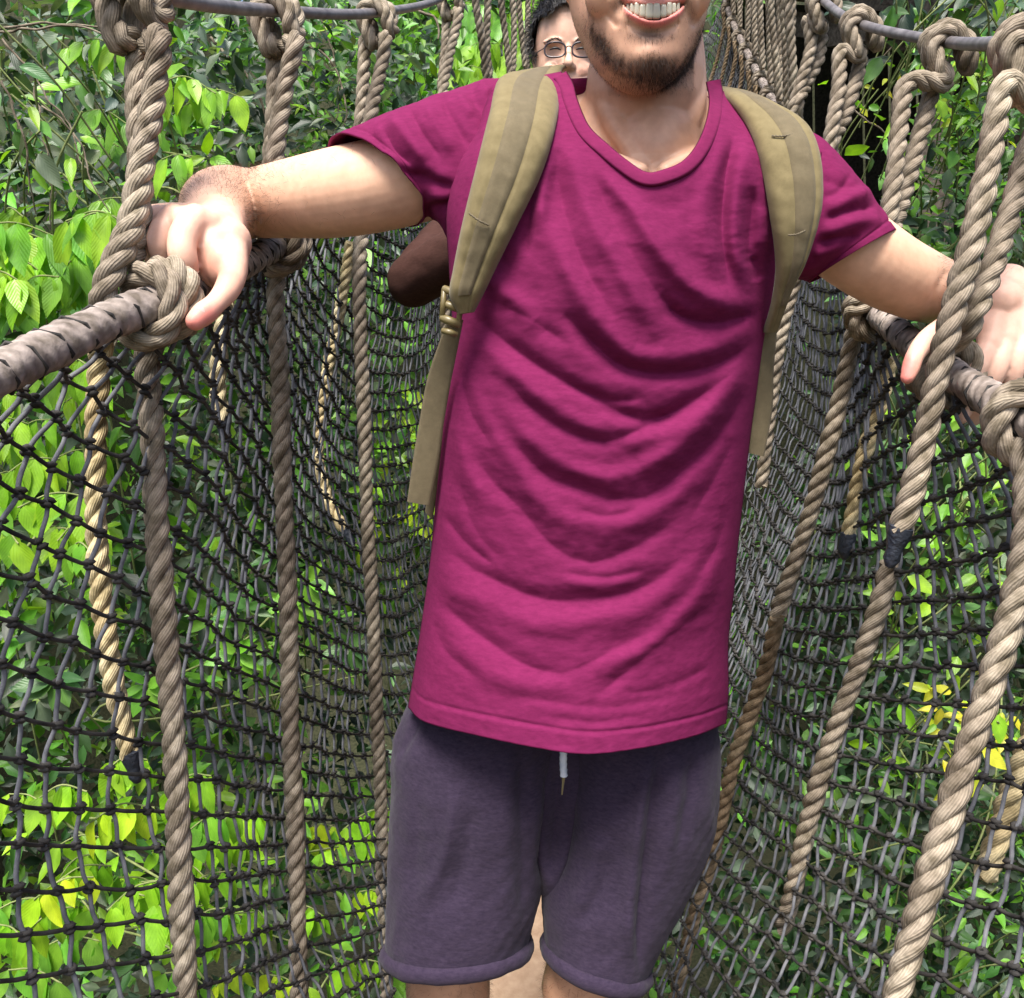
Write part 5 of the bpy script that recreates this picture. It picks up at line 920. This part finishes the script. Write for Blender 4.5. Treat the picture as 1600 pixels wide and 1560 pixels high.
# bare twigs and vines on the left bank
for i, (pts, r, lb) in enumerate([([(-20, 45, 1.7), (90, 35, 1.75), (190, 50, 1.8)], .0028, 'thin bare twig crossing the top left leaves'), ([(0, 120, 1.6), (25, 190, 1.62), (45, 260, 1.65), (55, 330, 1.7)], .0026, 'pale vertical vine at the left edge'), ([(5, 60, 1.7), (60, 130, 1.7), (100, 180, 1.7), (125, 250, 1.7), (140, 268, 1.7)], .0022, 'pale vine hanging between round leaves'), ([(50, 100, 1.72), (60, 190, 1.7), (80, 280, 1.7), (85, 360, 1.72)], .0022, 'grey vine stem behind the creeper'), ([(70, 165, 1.6), (120, 215, 1.6), (145, 290, 1.6), (170, 330, 1.62)], .0020, 'green curved vine with small leaves'), ([(0, 48, 1.65), (120, 45, 1.6), (205, 70, 1.6)], .0024, 'long bare twig behind the nearest rope'), ([(330, 60, 2.9), (400, 140, 2.8), (430, 240, 2.9), (470, 330, 3.)], .005, 'brown vine between the first two ropes'), ([(460, 60, 2.9), (520, 100, 2.9), (540, 190, 2.9), (500, 250, 2.9)], .004, 'brown hanging vine between second and third ropes'), ([(500, 20, 3.), (530, 130, 3.), (515, 230, 3.)], .003, 'pale straight vine behind the cable'), ([(640, 10, 3.2), (680, 30, 3.2), (685, 60, 3.2)], .006, 'pale bent branch behind the fourth rope'), ([(1395, 70, 2.4), (1330, 150, 2.5), (1360, 190, 2.5), (1420, 240, 2.5)], .003, 'thin dark twig in front of the hut'), ([(200, 500, 1.9), (120, 640, 1.9), (90, 720, 1.9)], .003, 'brown stem in the bush below the hand rope')]):
    mb = MB(); P = spline([D(*p) for p in pts], step=.01); P = P+np.stack([vnoise(P, 30, i), vnoise(P, 25, i+9), vnoise(P, 28, i+5)], -1)*.006; tube(mb, P, np.linspace(r, r*.6, len(P)), 6); setp(mb.build('vine', M_TWIG), lb, 'vine')
# ------------------------------------------------------------------ dark timber hut above the far right end
hut = empty('timber_hut', (3.0, 7.0, 2.4), 'dark open timber hut standing above the bridge on the right', 'hut')
def box(name, c, s, m, parent, rz=0, ry=0):
    mb = MB(); V = np.array([(x, y, z) for x in (-.5, .5) for y in (-.5, .5) for z in (-.5, .5)])*np.array(s); a, b = rz, ry
    V = V@np.array([[math.cos(b), 0, -math.sin(b)], [0, 1, 0], [math.sin(b), 0, math.cos(b)]]).T; V = V@np.array([[math.cos(a), -math.sin(a), 0], [math.sin(a), math.cos(a), 0], [0, 0, 1]]).T
    mb.add(V+np.array(c), [[0, 1, 3, 2], [4, 6, 7, 5], [0, 4, 5, 1], [2, 3, 7, 6], [0, 2, 6, 4], [1, 5, 7, 3]]); return mb.build(name, m, parent, False)
def beam(name, a, b, wd, ht, m=M_WOOD):
    a = np.array(a); b = np.array(b); t = b-a; L = np.linalg.norm(t); t /= L; s = np.cross(t, [0, 0, 1.]); s /= np.linalg.norm(s)+1e-9; u = np.cross(s, t); mb = MB()
    V = [p+s*wd/2*i+u*ht/2*j for p in (a, b) for i, j in ((-1, -1), (1, -1), (1, 1), (-1, 1))]; mb.add(V, [[0, 1, 2, 3], [7, 6, 5, 4], [0, 4, 5, 1], [1, 5, 6, 2], [2, 6, 7, 3], [3, 7, 4, 0]]); mb.build(name, m, hut, False)
# corner pixels are the hut's outline at its own distance
a0, a1 = D(1120, 22, 6.2), D(1640, 100, 4.4)
beam('floor_beam', D(1215, 35, 6.0), D(1660, 90, 4.4), .10, .14); beam('roof_beam', D(1190, -14, 5.9), D(1660, 8, 4.2), .10, .09); beam('roof_beam', D(1290, 2, 5.4), D(1640, 38, 4.3), .08, .05)
beam('post', D(1465, 500, 4.9), D(1465, -20, 4.7), .12, .12); beam('post', D(1220, 330, 6.0), D(1225, -20, 5.9), .12, .12); beam('brace', D(1300, 60, 5.4), D(1420, 40, 4.8), .06, .10)
tl, tr_, bl, br = D(1130, -60, 6.6), D(1700, -60, 4.9), D(1130, 330, 6.9), D(1700, 330, 5.3)
mb = MB(); nbp = 12
for k in range(nbp):
    f0, f1 = k/nbp+.004, (k+1)/nbp-.004; P = [tl*(1-f0)+tr_*f0, tl*(1-f1)+tr_*f1, bl*(1-f1)+br*f1, bl*(1-f0)+br*f0]; off = np.array([.2, .8, 0])+0; P = [p+off for p in P]; th = np.array([.01, .03, 0]); m_ = MB(); V = P+[p+th for p in P]; m_.add(V, [[0, 1, 2, 3], [7, 6, 5, 4], [0, 4, 5, 1], [1, 5, 6, 2], [2, 6, 7, 3], [3, 7, 4, 0]]); m_.build('wall_board', M_WOODD, hut, False)
rf = MB(); A = D(1110, -45, 5.6)+np.array([0, -.3, .25]); B = D(1720, -30, 3.9)+np.array([0, -.3, .2]); P = [A, B, B+np.array([.6, 2.6, .5]), A+np.array([.6, 2.6, .5])]; V = P+[p+np.array([0, 0, .04]) for p in P]; rf.add(V, [[3, 2, 1, 0], [4, 5, 6, 7], [0, 1, 5, 4], [1, 2, 6, 5], [2, 3, 7, 6], [3, 0, 4, 7]]); rf.build('roof', M_WOODD, hut, False)
